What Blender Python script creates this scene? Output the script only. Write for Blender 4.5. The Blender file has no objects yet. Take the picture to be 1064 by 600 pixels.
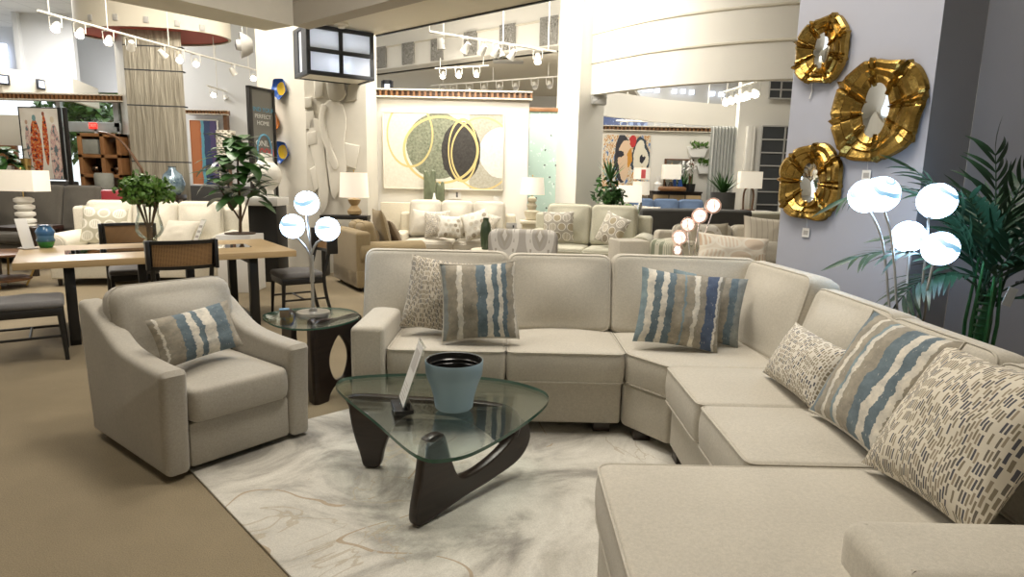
import bpy, bmesh, math, random
from mathutils import Vector, Matrix, noise
random.seed(7)
PI=math.pi; R=math.radians
scene=bpy.context.scene
COL=scene.collection
# ------------------------------------------------------------------ camera model
F=650.; CH=1.5; PITCH=math.atan(112/650); ROLL=R(1.25)
_fw=Vector((0,math.cos(PITCH),-math.sin(PITCH))); _rt=Vector((1,0,0)); _up=_rt.cross(_fw)
CR=_rt*math.cos(ROLL)+_up*math.sin(ROLL); CU=_up*math.cos(ROLL)-_rt*math.sin(ROLL)
def at(px,py,z=None,y=None,x=None):
    d=_fw+CR*((px-532)/F)-CU*((py-300)/F)
    if z is not None: t=(z-CH)/d.z
    elif y is not None: t=y/d.y
    else: t=x/d.x
    return Vector((0,0,CH))+d*t
cam=bpy.data.cameras.new('camera'); co=bpy.data.objects.new('camera',cam); COL.objects.link(co)
cam.sensor_width=36; cam.lens=F/1064*36; cam.clip_end=200; cam.clip_start=.05
m=Matrix.Identity(4)
for i,v in enumerate((CR,CU,-_fw)):
    for j in range(3): m[j][i]=v[j]
m.translation=Vector((0,0,CH)); co.matrix_world=m
scene.camera=co
# ------------------------------------------------------------------ materials
class V:
    def __init__(s,g,k): s.g=g; s.k=k
    def _m(s,op,o=None,c=None):
        n=s.g.nodes.new('ShaderNodeMath'); n.operation=op
        for i,a in enumerate((s,o,c)):
            if a is None: continue
            if isinstance(a,V): s.g.links.new(a.k,n.inputs[i])
            else: n.inputs[i].default_value=a
        return V(s.g,n.outputs[0])
    def __add__(s,o): return s._m('ADD',o)
    def __sub__(s,o): return s._m('SUBTRACT',o)
    def __mul__(s,o): return s._m('MULTIPLY',o)
    def __truediv__(s,o): return s._m('DIVIDE',o)
    def lt(s,o): return s._m('LESS_THAN',o)
    def gt(s,o): return s._m('GREATER_THAN',o)
    def floor(s): return s._m('FLOOR')
    def fract(s): return s._m('FRACT')
    def abs(s): return s._m('ABSOLUTE')
    def sqrt(s): return s._m('SQRT')
    def mod(s,o): return s._m('FLOORED_MODULO',o)
    def max(s,o): return s._m('MAXIMUM',o)
    def min(s,o): return s._m('MINIMUM',o)
    def sin(s): return s._m('SINE')
class MT:
    def __init__(s,name):
        s.m=bpy.data.materials.new(name); s.m.use_nodes=True; s.t=s.m.node_tree; s.nodes=s.t.nodes; s.links=s.t.links
        s.b=s.nodes['Principled BSDF']
    def new(s,t): return s.nodes.new(t)
    def coord(s,kind='Object',scale=(1,1,1)):
        c=s.new('ShaderNodeTexCoord'); mp=s.new('ShaderNodeMapping'); mp.inputs['Scale'].default_value=scale
        s.links.new(c.outputs[kind],mp.inputs[0]); return mp.outputs[0]
    def uv(s,scale=(1,1,1)):
        sp=s.new('ShaderNodeSeparateXYZ'); s.links.new(s.coord('UV',scale),sp.inputs[0]); return V(s.t,sp.outputs[0]),V(s.t,sp.outputs[1])
    def xyz(s,kind='Object'):
        sp=s.new('ShaderNodeSeparateXYZ'); s.links.new(s.coord(kind),sp.inputs[0]); return [V(s.t,sp.outputs[i]) for i in range(3)]
    def noise(s,scale,detail=3,rough=.5,co=None,dist=0):
        n=s.new('ShaderNodeTexNoise'); n.inputs['Scale'].default_value=scale; n.inputs['Detail'].default_value=detail
        n.inputs['Roughness'].default_value=rough; n.inputs['Distortion'].default_value=dist
        s.links.new(co if co is not None else s.coord(),n.inputs['Vector']); return V(s.t,n.outputs[0])
    def comb(s,x,y,z=0):
        n=s.new('ShaderNodeCombineXYZ')
        for i,a in enumerate((x,y,z)):
            if isinstance(a,V): s.links.new(a.k,n.inputs[i])
            else: n.inputs[i].default_value=a
        return n.outputs[0]
    def white(s,x,y):
        n=s.new('ShaderNodeTexWhiteNoise'); n.noise_dimensions='2D'; s.links.new(s.comb(x,y),n.inputs['Vector']); return V(s.t,n.outputs[0])
    def ramp(s,f,stops,const=False):
        n=s.new('ShaderNodeValToRGB'); e=n.color_ramp
        if const: e.interpolation='CONSTANT'
        while len(e.elements)<len(stops): e.elements.new(.5)
        for el,(p,c) in zip(e.elements,sorted(stops,key=lambda q:q[0])): el.position=p; el.color=(*c,1)
        s.links.new(f.k,n.inputs[0]); return n.outputs[0]
    def mix(s,f,a,b,mode='MIX'):
        n=s.new('ShaderNodeMix'); n.data_type='RGBA'; n.blend_type=mode
        if isinstance(f,V): s.links.new(f.k,n.inputs[0])
        else: n.inputs[0].default_value=f
        for i,c in ((6,a),(7,b)):
            if isinstance(c,tuple): n.inputs[i].default_value=(*c,1)
            else: s.links.new(c,n.inputs[i])
        return n.outputs[2]
    def col(s,c):
        if isinstance(c,tuple): s.b.inputs['Base Color'].default_value=(*c,1)
        else: s.links.new(c,s.b.inputs['Base Color'])
    def bump(s,h,st=.2,d=.01):
        n=s.new('ShaderNodeBump'); n.inputs['Strength'].default_value=st; n.inputs['Distance'].default_value=d
        s.links.new(h.k,n.inputs['Height']); s.links.new(n.outputs[0],s.b.inputs['Normal'])
    def p(s,**k):
        for a,v in k.items(): s.b.inputs[a.replace('_',' ')].default_value=v
        return s
def mat(name,c,rough=.5,metal=0.,var=0.,vs=6.,bump=0.,bs=120.,bd=.004,stretch=None,**k):
    t=MT(name); co=t.coord('Object',stretch) if stretch else None
    if var: t.col(t.ramp(t.noise(vs,4,.6,co),[(.25,tuple(x*(1-var) for x in c)),(.75,tuple(min(1,x*(1+var)) for x in c))]))
    else: t.col(c)
    t.p(Roughness=rough,Metallic=metal,**k)
    if bump: t.bump(t.noise(bs,2,.5,co),bump,bd)
    return t.m
def emis(name,c,st,base=None):
    t=MT(name); t.col(base or c); t.p(Roughness=.4); t.b.inputs['Emission Color'].default_value=(*c,1); t.b.inputs['Emission Strength'].default_value=st; return t.m
def fabric(name,c,var=.06,weave=260.,bump=.25,fold=.0):
    t=MT(name); big=t.noise(3.,3,.5); fine=t.noise(weave,2,.6)
    a=t.ramp(big,[(.3,tuple(x*(1-var) for x in c)),(.7,tuple(x*(1+var) for x in c))])
    b=t.ramp(fine*.55+t.noise(85.,3,.7)*.45,[(.36,(.83,.83,.825)),(.64,(1.10,1.10,1.10))])
    t.col(t.mix(1.,a,b,'MULTIPLY')); t.p(Roughness=.92,Sheen_Weight=.15)
    h=fine*.15
    if fold: h=h+t.noise(7.,2,.5)*fold
    t.bump(h,bump,.012); return t.m
def glass(name,c=(.9,1,.97),rough=0.,refl=.5):
    # thin clear glass: tinted see-through with a mirror sheen that grows towards grazing view
    t=MT(name); tr=t.new('ShaderNodeBsdfTransparent'); tr.inputs[0].default_value=(*c,1); gl=t.new('ShaderNodeBsdfGlossy'); gl.inputs['Roughness'].default_value=rough+.01; gl.inputs[0].default_value=(.9,.95,.93,1)
    fr=t.new('ShaderNodeLayerWeight'); fr.inputs[0].default_value=.22; k=V(t.t,fr.outputs['Fresnel'])*refl+.025
    mx=t.new('ShaderNodeMixShader'); t.links.new(k.k,mx.inputs[0]); t.links.new(tr.outputs[0],mx.inputs[1]); t.links.new(gl.outputs[0],mx.inputs[2])
    t.links.new(mx.outputs[0],[n for n in t.nodes if n.type=='OUTPUT_MATERIAL'][0].inputs[0]); t.nodes.remove(t.b); return t.m
def stripes(name,stops,wob=.035,vert=True):
    t=MT(name); u,v=t.uv()
    w=(t.noise(5.,4,.6,t.comb(u*.6,v,1.7))-.5)*wob*3.2+(t.noise(16.,3,.6,t.comb(u*.5,v,3.1))-.5)*wob*1.6
    c=t.ramp(u+w,stops,True)
    s=t.noise(7.,5,.7,t.comb(u,v,.3)); c=t.mix(1.,c,t.ramp(s,[(.3,(.66,.68,.70)),(.5,(.97,.97,.97)),(.7,(1.28,1.26,1.22))]),'MULTIPLY'); c=t.mix(t.noise(22.,3,.6,t.comb(u*1.6,v*.7,5.)).gt(.66)*.5,c,(.55,.53,.48))
    t.col(c); t.p(Roughness=.9,Sheen_Weight=.1); t.bump(t.noise(300.)*.15+t.noise(9.)*.6,.25,.01); return t.m
def dashes(name,sx,sy,cols,bg):
    # rows of short woven dashes running along v
    t=MT(name); u,v=t.uv(); u=u+(t.noise(4.,2,.5,t.comb(u,v,.5))-.5)*.012
    x=u*sx; ci=x.floor(); y=v*sy+t.white(ci,7.3)*3.; ri=y.floor()
    fx=(x.fract()-.5).abs(); fy=(y.fract()-.5).abs(); w=t.white(ci,ri)
    on=fx.lt(.30)*fy.lt(.38)*w.gt(.14)
    c=t.ramp(t.white(ci+.5,ri+.31),[(i/len(cols),cc) for i,cc in enumerate(cols)],True)
    t.col(t.mix(on,bg,c)); t.p(Roughness=.92); t.bump(on*.5+t.noise(260.)*.15+t.noise(9.)*.8,.3,.01); return t.m
def ovals(name,S,cols,bg,line,vs=None,r=.37,ring=.07):
    t=MT(name); u,v=t.uv(); y=v*(vs or S); row=y.floor(); x=u*S+row.mod(2.)*.5; ce=x.floor()
    fx=x.fract()-.5; fy=y.fract()-.5; d=(fx*fx+fy*fy).sqrt()
    fill=t.ramp(t.white(ce,row),[(i/len(cols),c) for i,c in enumerate(cols)],True)
    hatch=((x*7.).fract()).lt(.5)*t.white(ce+3.,row).gt(.6)
    fill=t.mix(hatch,fill,line)
    c=t.mix(d.lt(r),bg,fill); c=t.mix(d.gt(r)*d.lt(r+ring),c,line)
    t.col(c); t.p(Roughness=.9); t.bump(t.noise(300.),.15,.004); return t.m
def medallion(name,S,bg,fg,acc):
    t=MT(name); u,v=t.uv(); x=u*S; y=v*S*.8; fx=(x.fract()-.5)*2.; fy=(y.fract()-.5)*2.
    d=(fx*fx*1.3+fy*fy).sqrt(); k=fx.abs()*1.4+fy.abs()
    c=t.mix(d.lt(.92)*d.gt(.5),bg,fg); c=t.mix(k.lt(.42),c,acc); c=t.mix(k.lt(.2),c,fg)
    dots=((x*6.).fract()-.5).abs().lt(.17)*((y*6.).fract()-.5).abs().lt(.17)*d.gt(.6)*d.lt(.82); c=t.mix(dots,c,acc)
    t.col(c); t.p(Roughness=.9); t.bump(t.noise(300.),.15,.004); return t.m
def wood(name,c,c2,scale=3.,stretch=(1,14,14),rough=.4):
    t=MT(name); n=t.noise(scale,5,.6,t.coord('Object',stretch),.4); t.col(t.ramp(n,[(.3,c2),(.7,c)])); t.p(Roughness=rough); return t.m
def ell(u,v,cx,cy,rx,ry):
    a=(u-cx)/rx; b=(v-cy)/ry; return (a*a+b*b).sqrt()
# ------------------------------------------------------------------ geometry
def basis(ux,uy,uz,o=(0,0,0)):
    m=Matrix.Identity(4)
    for i,v in enumerate((ux,uy,uz)):
        for j in range(3): m[j][i]=v[j]
    m.translation=Vector(o); return m
XZ=basis((1,0,0),(0,0,1),(0,-1,0))      # u->x v->z w->-y
YZ=basis((0,1,0),(0,0,1),(1,0,0))       # u->y v->z w->x
def T(x,y,z): return Matrix.Translation((x,y,z))
def RZ(a): return Matrix.Rotation(a,4,'Z')
def RX(a): return Matrix.Rotation(a,4,'X')
def RY(a): return Matrix.Rotation(a,4,'Y')
def along(p,d,up=(0,0,1)):
    z=Vector(d).normalized(); x=Vector(up).cross(z)
    if x.length<1e-4: x=Vector((1,0,0))
    x.normalize(); return basis(x,z.cross(x),z,p)
def rpoly(pts,r,n=4):
    out=[]; N=len(pts); rs=r if isinstance(r,(list,tuple)) else [r]*N
    for i in range(N):
        p0,p1,p2=Vector(pts[i-1]),Vector(pts[i]),Vector(pts[(i+1)%N]); rr=min(rs[i],(p0-p1).length*.48,(p2-p1).length*.48)
        if rr<1e-5: out.append(p1); continue
        a=p1+(p0-p1).normalized()*rr; b=p1+(p2-p1).normalized()*rr
        for k in range(n+1):
            t=k/n; out.append(a*(1-t)**2+p1*2*t*(1-t)+b*t*t)
    return out
def spline(pts,n=6,closed=True):
    P=[Vector(p) for p in pts]; N=len(P); out=[]
    for i in range(N if closed else N-1):
        g=(lambda k:P[k%N]) if closed else (lambda k:P[max(0,min(N-1,k))])
        a,b,c,d=g(i-1),g(i),g(i+1),g(i+2)
        for k in range(n):
            t=k/n; out.append(.5*((2*b)+(c-a)*t+(2*a-5*b+4*c-d)*t*t+(3*b-a-3*c+d)*t**3))
    if not closed: out.append(P[-1])
    return out
def ellipse(rx,ry,n=32,cx=0,cy=0): return [Vector((cx+rx*math.cos(2*PI*i/n),cy+ry*math.sin(2*PI*i/n))) for i in range(n)]
class B:
    def __init__(s): s.bm=bmesh.new(); s.uvl=s.bm.loops.layers.uv.new('UVMap')
    def add(s,vs,fs,M=None,uv=None,mi=0,flat=False):
        bv=[s.bm.verts.new(M@Vector(v) if M else v) for v in vs]; out=[]
        for f in fs:
            try: fc=s.bm.faces.new([bv[i] for i in f])
            except ValueError: continue
            fc.material_index=mi; fc.smooth=not flat
            if uv:
                for l,i in zip(fc.loops,f): l[s.uvl].uv=uv[i]
            out.append(fc)
        return out
    def box(s,lo,hi,r=0.,M=None,mi=0,seg=2):
        lo,hi=[min(a,b) for a,b in zip(lo,hi)],[max(a,b) for a,b in zip(lo,hi)]
        t=bmesh.new(); bmesh.ops.create_cube(t,size=1.)
        for v in t.verts: v.co=Vector([lo[i]+(hi[i]-lo[i])*(v.co[i]+.5) for i in range(3)])
        if r>0: bmesh.ops.bevel(t,geom=t.edges[:],offset=min(r,min(hi[i]-lo[i] for i in range(3))*.49),segments=seg,affect='EDGES',profile=.5)
        t.verts.index_update(); s.add([v.co.copy() for v in t.verts],[[v.index for v in f.verts] for f in t.faces],M,None,mi); t.free(); return s
    def slab(s,ol,z0,z1,r=.0,seg=3,crown=0.,bulge=0.,M=None,mi=0,ccrown=0.,edge=None):
        P=[Vector(p) for p in ol]; n=len(P)
        if crown:
            Q=[]
            for i in range(n):
                a,b=P[i],P[(i+1)%n]; k=max(1,int((b-a).length/.09))
                for j in range(k): Q.append(a.lerp(b,j/k))
            P=Q; n=len(P)
        if sum(P[i-1].x*P[i].y-P[i].x*P[i-1].y for i in range(n))<0: P=P[::-1]
        N=[]
        for i in range(n):
            a=(P[i]-P[i-1]); b=(P[(i+1)%n]-P[i]); a=a.normalized() if a.length>1e-9 else a; b=b.normalized() if b.length>1e-9 else b
            t=a+b; t=t.normalized() if t.length>1e-6 else a; nn=Vector((t.y,-t.x)); k=max(.5,nn.dot(Vector((b.y,-b.x)))); N.append(nn/k)
        prof=[]
        if r>0:
            for i in range(seg+1):
                a=i/seg*PI/2; prof.append((-r*(1-math.sin(a)),z0+r*(1-math.cos(a))))
            if bulge: prof.append((bulge*.8,z0+(z1-z0)*.3)); prof.append((bulge,(z0+z1)/2)); prof.append((bulge*.8,z0+(z1-z0)*.7))
            for i in range(seg+1):
                a=i/seg*PI/2; prof.append((-r*(1-math.cos(a)),z1-r*(1-math.sin(a))))
        else: prof=[(0,z0),(0,z1)]
        vs=[]; fs=[]
        for off,z in prof:
            for p,nn in zip(P,N): q=p+nn*off; vs.append(Vector((q.x,q.y,z)))
        k=len(prof)
        for j in range(k-1):
            for i in range(n): i2=(i+1)%n; fs.append([j*n+i,j*n+i2,(j+1)*n+i2,(j+1)*n+i])
        def cap(base,z,cr,flip):
            ring=[base+i for i in range(n)]
            if not cr: fs.append(ring[::-1] if flip else ring); return
            X0=min(vs[i].x for i in ring); X1=max(vs[i].x for i in ring); Y0=min(vs[i].y for i in ring); Y1=max(vs[i].y for i in ring)
            c=Vector(((X0+X1)/2,(Y0+Y1)/2,z)); prev=ring; lv=[.93,.84,.72,.56,.38,.18,.05]
            for f in lv:
                cur=[]
                for i in ring:
                    q=c+(vs[i]-c)*f; uu=abs(q.x-c.x)/((X1-X0)/2); ww=abs(q.y-c.y)/((Y1-Y0)/2); q.z=z+cr*1.15*max(0,(1-uu**2.4)*(1-ww**2.4))**1.5; cur.append(len(vs)); vs.append(q)
                for i in range(n):
                    i2=(i+1)%n; fc=[prev[i],prev[i2],cur[i2],cur[i]]; fs.append(fc[::-1] if flip else fc)
                prev=cur
            fs.append(prev[::-1] if flip else prev)
        cap((k-1)*n,z1,crown,False); cap(0,z0,-ccrown if ccrown else 0,True)
        lo=Vector((min(p.x for p in P),min(p.y for p in P))); hi=Vector((max(p.x for p in P),max(p.y for p in P)))
        uv=[((v.x-lo.x)/(hi.x-lo.x+1e-9),(v.y-lo.y)/(hi.y-lo.y+1e-9)) for v in vs]
        for f in s.add(vs,fs,M,uv,mi):
            if edge is not None:
                f.normal_update()
                if abs(f.normal.z)<.5: f.material_index=edge
        return s
    def tube(s,pts,r,n=8,closed=False,M=None,mi=0,caps=True):
        P=[Vector(p) for p in pts]; N=len(P); rr=r if isinstance(r,(list,tuple)) else [r]*N; vs=[]; fs=[]; up=None
        for i in range(N):
            if closed: t=P[(i+1)%N]-P[i-1]
            else: t=P[min(i+1,N-1)]-P[max(i-1,0)]
            t=t.normalized() if t.length>1e-9 else Vector((0,0,1))
            if up is None:
                up=Vector((0,0,1)) if abs(t.z)<.9 else Vector((1,0,0))
            up=(up-t*up.dot(t)); up=up.normalized() if up.length>1e-6 else t.orthogonal().normalized(); sd=t.cross(up)
            for k in range(n):
                a=2*PI*k/n; vs.append(P[i]+(up*math.cos(a)+sd*math.sin(a))*rr[i])
        for i in range(N if closed else N-1):
            j=(i+1)%N
            for k in range(n): k2=(k+1)%n; fs.append([i*n+k,i*n+k2,j*n+k2,j*n+k])
        if not closed and caps: fs.append(list(range(n))[::-1]); fs.append([(N-1)*n+k for k in range(n)])
        s.add(vs,fs,M,None,mi); return s
    def lathe(s,prof,n=24,M=None,mi=0,sx=1.,sy=1.,cap=True,uvs=False):
        vs=[];fs=[];uv=[]
        for i,(r,z) in enumerate(prof):
            for k in range(n): a=2*PI*k/n; vs.append((r*math.cos(a)*sx,r*math.sin(a)*sy,z)); uv.append((k/n,i/max(1,len(prof)-1)))
        for j in range(len(prof)-1):
            for k in range(n): k2=(k+1)%n; fs.append([j*n+k,j*n+k2,(j+1)*n+k2,(j+1)*n+k])
        if cap:
            if prof[0][0]>1e-4: fs.append(list(range(n))[::-1])
            if prof[-1][0]>1e-4: fs.append([(len(prof)-1)*n+k for k in range(n)])
        s.add(vs,fs,M,uv,mi); return s
    def sphere(s,c,r,n=20,m=12,M=None,mi=0,sz=1.):
        pr=[(max(1e-5,r*math.sin(PI*i/m)),-r*sz*math.cos(PI*i/m)) for i in range(m+1)]
        MM=Matrix.Translation(c)
        return s.lathe(pr,n,(M@MM) if M else MM,mi)
    def pillow(s,w,h,t,n=18,M=None,mi=0,seed=0,sag=0.):
        vs=[];uv=[];fs=[]
        for side in (-1,1):
            for j in range(n+1):
                for i in range(n+1):
                    u=-1+2*i/n; v=-1+2*j/n
                    u=math.copysign(abs(u)**.85,u); v=math.copysign(abs(v)**.85,v)
                    x=u*w/2*(1-.07*(1-v*v)); z=v*h/2*(1-.07*(1-u*u))
                    th=((1-u**2)*(1-v**2))**.5
                    edge=(1-abs(u)**6)*(1-abs(v)**6)
                    wr=noise.noise(Vector((u*2.2+seed*3.1,v*2.2,seed+side)))*.10*edge+noise.noise(Vector((u*5+seed,v*5,side*2.)))*.035*edge
                    d=t/2*(th*(1+wr*1.6)+.25*wr*th)
                    z-=sag*h*(1-v)*.5*0
                    vs.append((x,side*d,z+h/2)); uv.append(((u+1)/2,(v+1)/2))
        q=(n+1)**2
        for sd in (0,1):
            for j in range(n):
                for i in range(n):
                    a=sd*q+j*(n+1)+i; f=[a,a+1,a+n+2,a+n+1]; fs.append(f if sd==0 else f[::-1])
        k=len(s.bm.verts); s.add(vs,fs,M,uv,mi); s.bm.verts.ensure_lookup_table(); bmesh.ops.remove_doubles(s.bm,verts=s.bm.verts[k:],dist=1e-5); return s
    def leaf(s,M,L,W,bend=.5,n=5,fold=.15,mi=0,tip=1.):
        vs=[];fs=[]; x=0;z=0;a=0
        for i in range(n+1):
            t=i/n; w=W*.5*(math.sin(PI*min(1,t*.93+.04)**.8))**tip; 
            if i==n: w=W*.01
            vs+= [(x,-w,z+w*fold),(x,0,z),(x,w,z+w*fold)]
            a-=bend/n; x+=L/n*math.cos(a); z+=L/n*math.sin(a)
        for i in range(n):
            b=i*3; fs+=[[b,b+3,b+4,b+1],[b+1,b+4,b+5,b+2]]
        s.add(vs,fs,M,None,mi); return s
    def obj(s,name,m,parent=None,world=False,label=None,angle=38,kind=None):
        me=bpy.data.meshes.new(name); bmesh.ops.recalc_face_normals(s.bm,faces=s.bm.faces[:]); s.bm.to_mesh(me); s.bm.free()
        for x in (m if isinstance(m,(list,tuple)) else [m]): me.materials.append(x)
        me.set_sharp_from_angle(angle=R(angle))
        o=bpy.data.objects.new(name,me); COL.objects.link(o)
        if parent is not None:
            o.parent=parent
            if world: o.matrix_parent_inverse=(wm(parent)).inverted()
        if label: o['label']=label
        if kind: o['kind']=kind
        return o
def wm(o):
    m=o.matrix_basis.copy()
    if o.parent: m=wm(o.parent)@o.matrix_parent_inverse@m
    return m
def tag(o,label,cat,group=None):
    o['label']=label; o['category']=cat
    if group: o['group']=group
    return o
def thing(name,label,cat,loc=(0,0,0),rz=0.,group=None):
    o=bpy.data.objects.new(name,None); o.empty_display_size=.1; COL.objects.link(o); o.location=loc; o.rotation_euler=(0,0,rz); return tag(o,label,cat,group)
def copy_tree(o,parent=None):
    c=o.copy(); COL.objects.link(c)
    if parent is not None: c.parent=parent; c.matrix_parent_inverse=o.matrix_parent_inverse.copy()
    for ch in list(o.children): copy_tree(ch,c)
    return c
def struct(b,name,m,**k):
    o=b.obj(name,m,**k); o['kind']='structure'; return o
def shape(loops,th,bev=.004):
    """flat outline with holes, thickness th: returns verts, faces in the xy plane centred on z=0"""
    cu=bpy.data.curves.new('outline','CURVE'); cu.dimensions='2D'; cu.fill_mode='BOTH'; cu.extrude=th/2-bev; cu.bevel_depth=bev; cu.bevel_resolution=1
    for lp in loops:
        sp=cu.splines.new('POLY'); sp.points.add(len(lp)-1); sp.use_cyclic_u=True
        for p,q in zip(sp.points,lp): p.co=(q[0],q[1],0,1)
    o=bpy.data.objects.new('outline',cu); COL.objects.link(o); dg=bpy.context.evaluated_depsgraph_get(); me=o.evaluated_get(dg).to_mesh()
    vs=[v.co.copy() for v in me.vertices]; fs=[list(p.vertices) for p in me.polygons]; o.evaluated_get(dg).to_mesh_clear(); bpy.data.objects.remove(o); bpy.data.curves.remove(cu); return vs,fs
def lettering(txt,size,m,parent,M,name='lettering',align='CENTER'):
    cu=bpy.data.curves.new('text','FONT'); cu.body=txt; cu.size=size; cu.align_x=align; cu.align_y='CENTER'; cu.extrude=.002
    o=bpy.data.objects.new('text',cu); COL.objects.link(o); dg=bpy.context.evaluated_depsgraph_get(); me=bpy.data.meshes.new_from_object(o.evaluated_get(dg)); bpy.data.objects.remove(o); bpy.data.curves.remove(cu)
    me.transform(M); me.materials.clear(); me.materials.append(m); q=bpy.data.objects.new(name,me); COL.objects.link(q); q.parent=parent; return q
# ================================================================== materials
M={}
M['sofa']=fabric('sofa_linen',(.525,.487,.412),.05,420,.2,.5)
M['chairf']=fabric('chair_linen',(.40,.37,.315),.06,420,.2,.5)
M['cream']=fabric('cream_cloth',(.66,.60,.47),.04); M['ivory']=fabric('ivory_cloth',(.72,.68,.58),.04); M['tan']=fabric('tan_cloth',(.27,.205,.11),.05)
M['sage']=fabric('loveseat_cloth',(.52,.50,.40),.04); M['greyf']=fabric('grey_cloth',(.105,.095,.08),.12); M['bluef']=fabric('blue_cloth',(.12,.18,.30),.08)
M['darkf']=fabric('dark_cloth',(.05,.048,.045),.1); M['seatgrey']=fabric('seat_grey',(.16,.155,.155),.15)
M['brownc']=fabric('brown_cushion',(.17,.12,.07),.08); M['greyc']=fabric('light_cushion',(.55,.51,.43),.05)
M['black']=mat('black_wood',(.012,.011,.010),.4); M['espresso']=wood('espresso_wood',(.030,.018,.013),(.014,.009,.007),2.5,(1,1,10),.32)
M['oak']=wood('oak',(.50,.36,.19),(.40,.28,.145),2.,(.6,9,9),.3); M['oakdark']=wood('brown_wood',(.30,.15,.06),(.2,.09,.035),2.,(3,3,.6),.4)
M['walnut']=wood('walnut',(.16,.075,.03),(.09,.04,.018),3.,(3,3,1),.4)
M['steel']=mat('brushed_steel',(.55,.54,.52),.28,1.); M['chrome']=mat('chrome',(.75,.75,.75),.12,1.); M['brass']=mat('brass',(.62,.44,.17),.3,1.)
M['gold']=mat('hammered_gold',(.36,.235,.065),.26,1.,.3,30,.35,60,.006); M['mirror']=mat('mirror_glass',(.85,.88,.9),.02,1.)
M['glass']=glass('clear_glass',(.965,.99,.98)); M['vaseglass']=glass('vase_glass',(.95,.98,.97),0.,.75); M['glassedge']=mat('green_glass_edge',(.05,.12,.09),.08,0); M['acrylic']=glass('acrylic',(.96,.97,.97),.02)
M['paper']=mat('paper',(.78,.77,.74),.6); M['ink']=mat('ink',(.12,.12,.13),.6); M['inkgrey']=mat('printed_grey',(.4,.38,.36),.6); M['inkpurple']=mat('printed_purple',(.25,.05,.15),.6)
M['white']=mat('white_paint',(.80,.775,.71),.6); M['whitecool']=mat('white_wall_paint',(.66,.67,.67),.6); M['plaster']=mat('plaster',(.60,.57,.50),.75,0,.05,2.5)
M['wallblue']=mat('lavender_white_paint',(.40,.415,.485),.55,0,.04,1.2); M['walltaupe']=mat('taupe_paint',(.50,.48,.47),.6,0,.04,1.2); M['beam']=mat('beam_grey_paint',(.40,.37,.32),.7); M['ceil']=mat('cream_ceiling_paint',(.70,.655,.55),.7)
M['carpet']=None
t=MT('beige_carpet'); n1=t.noise(1.1,4,.6); n2=t.noise(190.,2,.7)
t.col(t.mix(1.,t.ramp(n1,[(.3,(.215,.172,.108)),(.7,(.275,.222,.14))]),t.ramp(n2,[(.3,(.7,.7,.7)),(.7,(1.15,1.15,1.15))]),'MULTIPLY')); t.p(Roughness=.95); t.bump(n2,.4,.006); M['carpet']=t.m
t=MT('marbled_rug'); co_=t.coord(); a=t.noise(1.5,6,.62,co_,.9); v1=(t.noise(.75,2,.4,co_,.6)-.5).abs(); v2=(t.noise(1.9,4,.5,co_,1.2)-.5).abs(); gr=t.noise(.9,2,.5)
base=t.ramp(a,[(.33,(.20,.19,.17)),(.42,(.36,.34,.30)),(.49,(.54,.515,.455)),(.58,(.64,.615,.55)),(.70,(.42,.395,.34))])
base=t.mix(v2.lt(.006)*gr.gt(.5)*.6,base,(.40,.34,.25)); base=t.mix(v1.lt(.0022)*a.gt(.45)*.75,base,(.36,.27,.17))
t.col(t.mix(1.,base,t.ramp(t.noise(200.),[(.3,(.85,.85,.85)),(.7,(1.08,1.08,1.08))]),'MULTIPLY')); t.p(Roughness=.9); t.bump(t.noise(200.)*.4+a,.25,.006); M['rug']=t.m
TA=(.30,.27,.215); BL=(.125,.17,.20); CRM=(.63,.595,.52); BG=(.26,.28,.27); DB=(.075,.105,.175); GT=(.20,.27,.30)  # DB has the globe lamp's blue cast put into the stripe colour
M['st_left']=stripes('striped_linen',[(0,BG),(.06,TA),(.2,CRM),(.27,TA),(.46,BL),(.6,CRM),(.68,BL),(.76,CRM),(.82,BL),(.88,TA),(.97,CRM)])
M['st_corner']=stripes('striped_linen_teal',[(0,GT),(.07,CRM),(.16,BL),(.25,CRM),(.32,BL),(.40,TA),(.52,GT),(.55,TA),(.65,CRM),(.71,TA),(.80,DB),(.93,CRM),(.96,TA)])
M['st_back']=stripes('striped_linen_dark',[(0,GT),(.3,TA),(.55,CRM),(.62,TA),(.8,BL),(.9,BG)])
M['st_right']=stripes('striped_linen_pale',[(0,BL),(.10,TA),(.2,CRM),(.25,TA),(.34,GT),(.38,CRM),(.43,TA),(.58,BL),(.70,CRM),(.78,BL),(.86,CRM),(.92,TA)])
M['st_chair']=stripes('striped_linen_lumbar',[(0,TA),(.05,CRM),(.08,TA),(.27,BL),(.39,CRM),(.47,BL),(.55,CRM),(.70,BL),(.90,TA)])
DC=[(.15,.13,.105),(.23,.195,.135),(.085,.085,.10),(.30,.25,.18)]
M['dash_left']=dashes('dashed_weave',50,15,DC,(.60,.55,.46)); M['dash_lumbar']=dashes('dashed_weave_lumbar',40,13,DC[1:]+[(.33,.29,.22)],(.66,.62,.54)); M['dash_big']=dashes('dashed_weave_large',54,11,DC,(.64,.59,.49))
M['oval']=ovals('oval_print',3.2,[(.33,.27,.17),(.2,.19,.18),(.42,.36,.25),(.30,.26,.2)],(.42,.39,.33),(.78,.75,.68))
M['oval2']=ovals('small_oval_print',4.6,[(.45,.38,.27),(.6,.55,.45),(.38,.33,.25)],(.72,.69,.61),(.80,.77,.70))
M['ringp']=ovals('ring_print',3.,[(.50,.47,.36),(.55,.52,.42)],(.52,.49,.38),(.80,.77,.68),3.,.30,.13)
M['medal']=medallion('medallion_print',2.,(.40,.37,.33),(.60,.57,.52),(.36,.33,.28)); M['medal1']=medallion('single_medallion_print',1.15,(.44,.39,.30),(.74,.70,.62),(.50,.44,.34))
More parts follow.
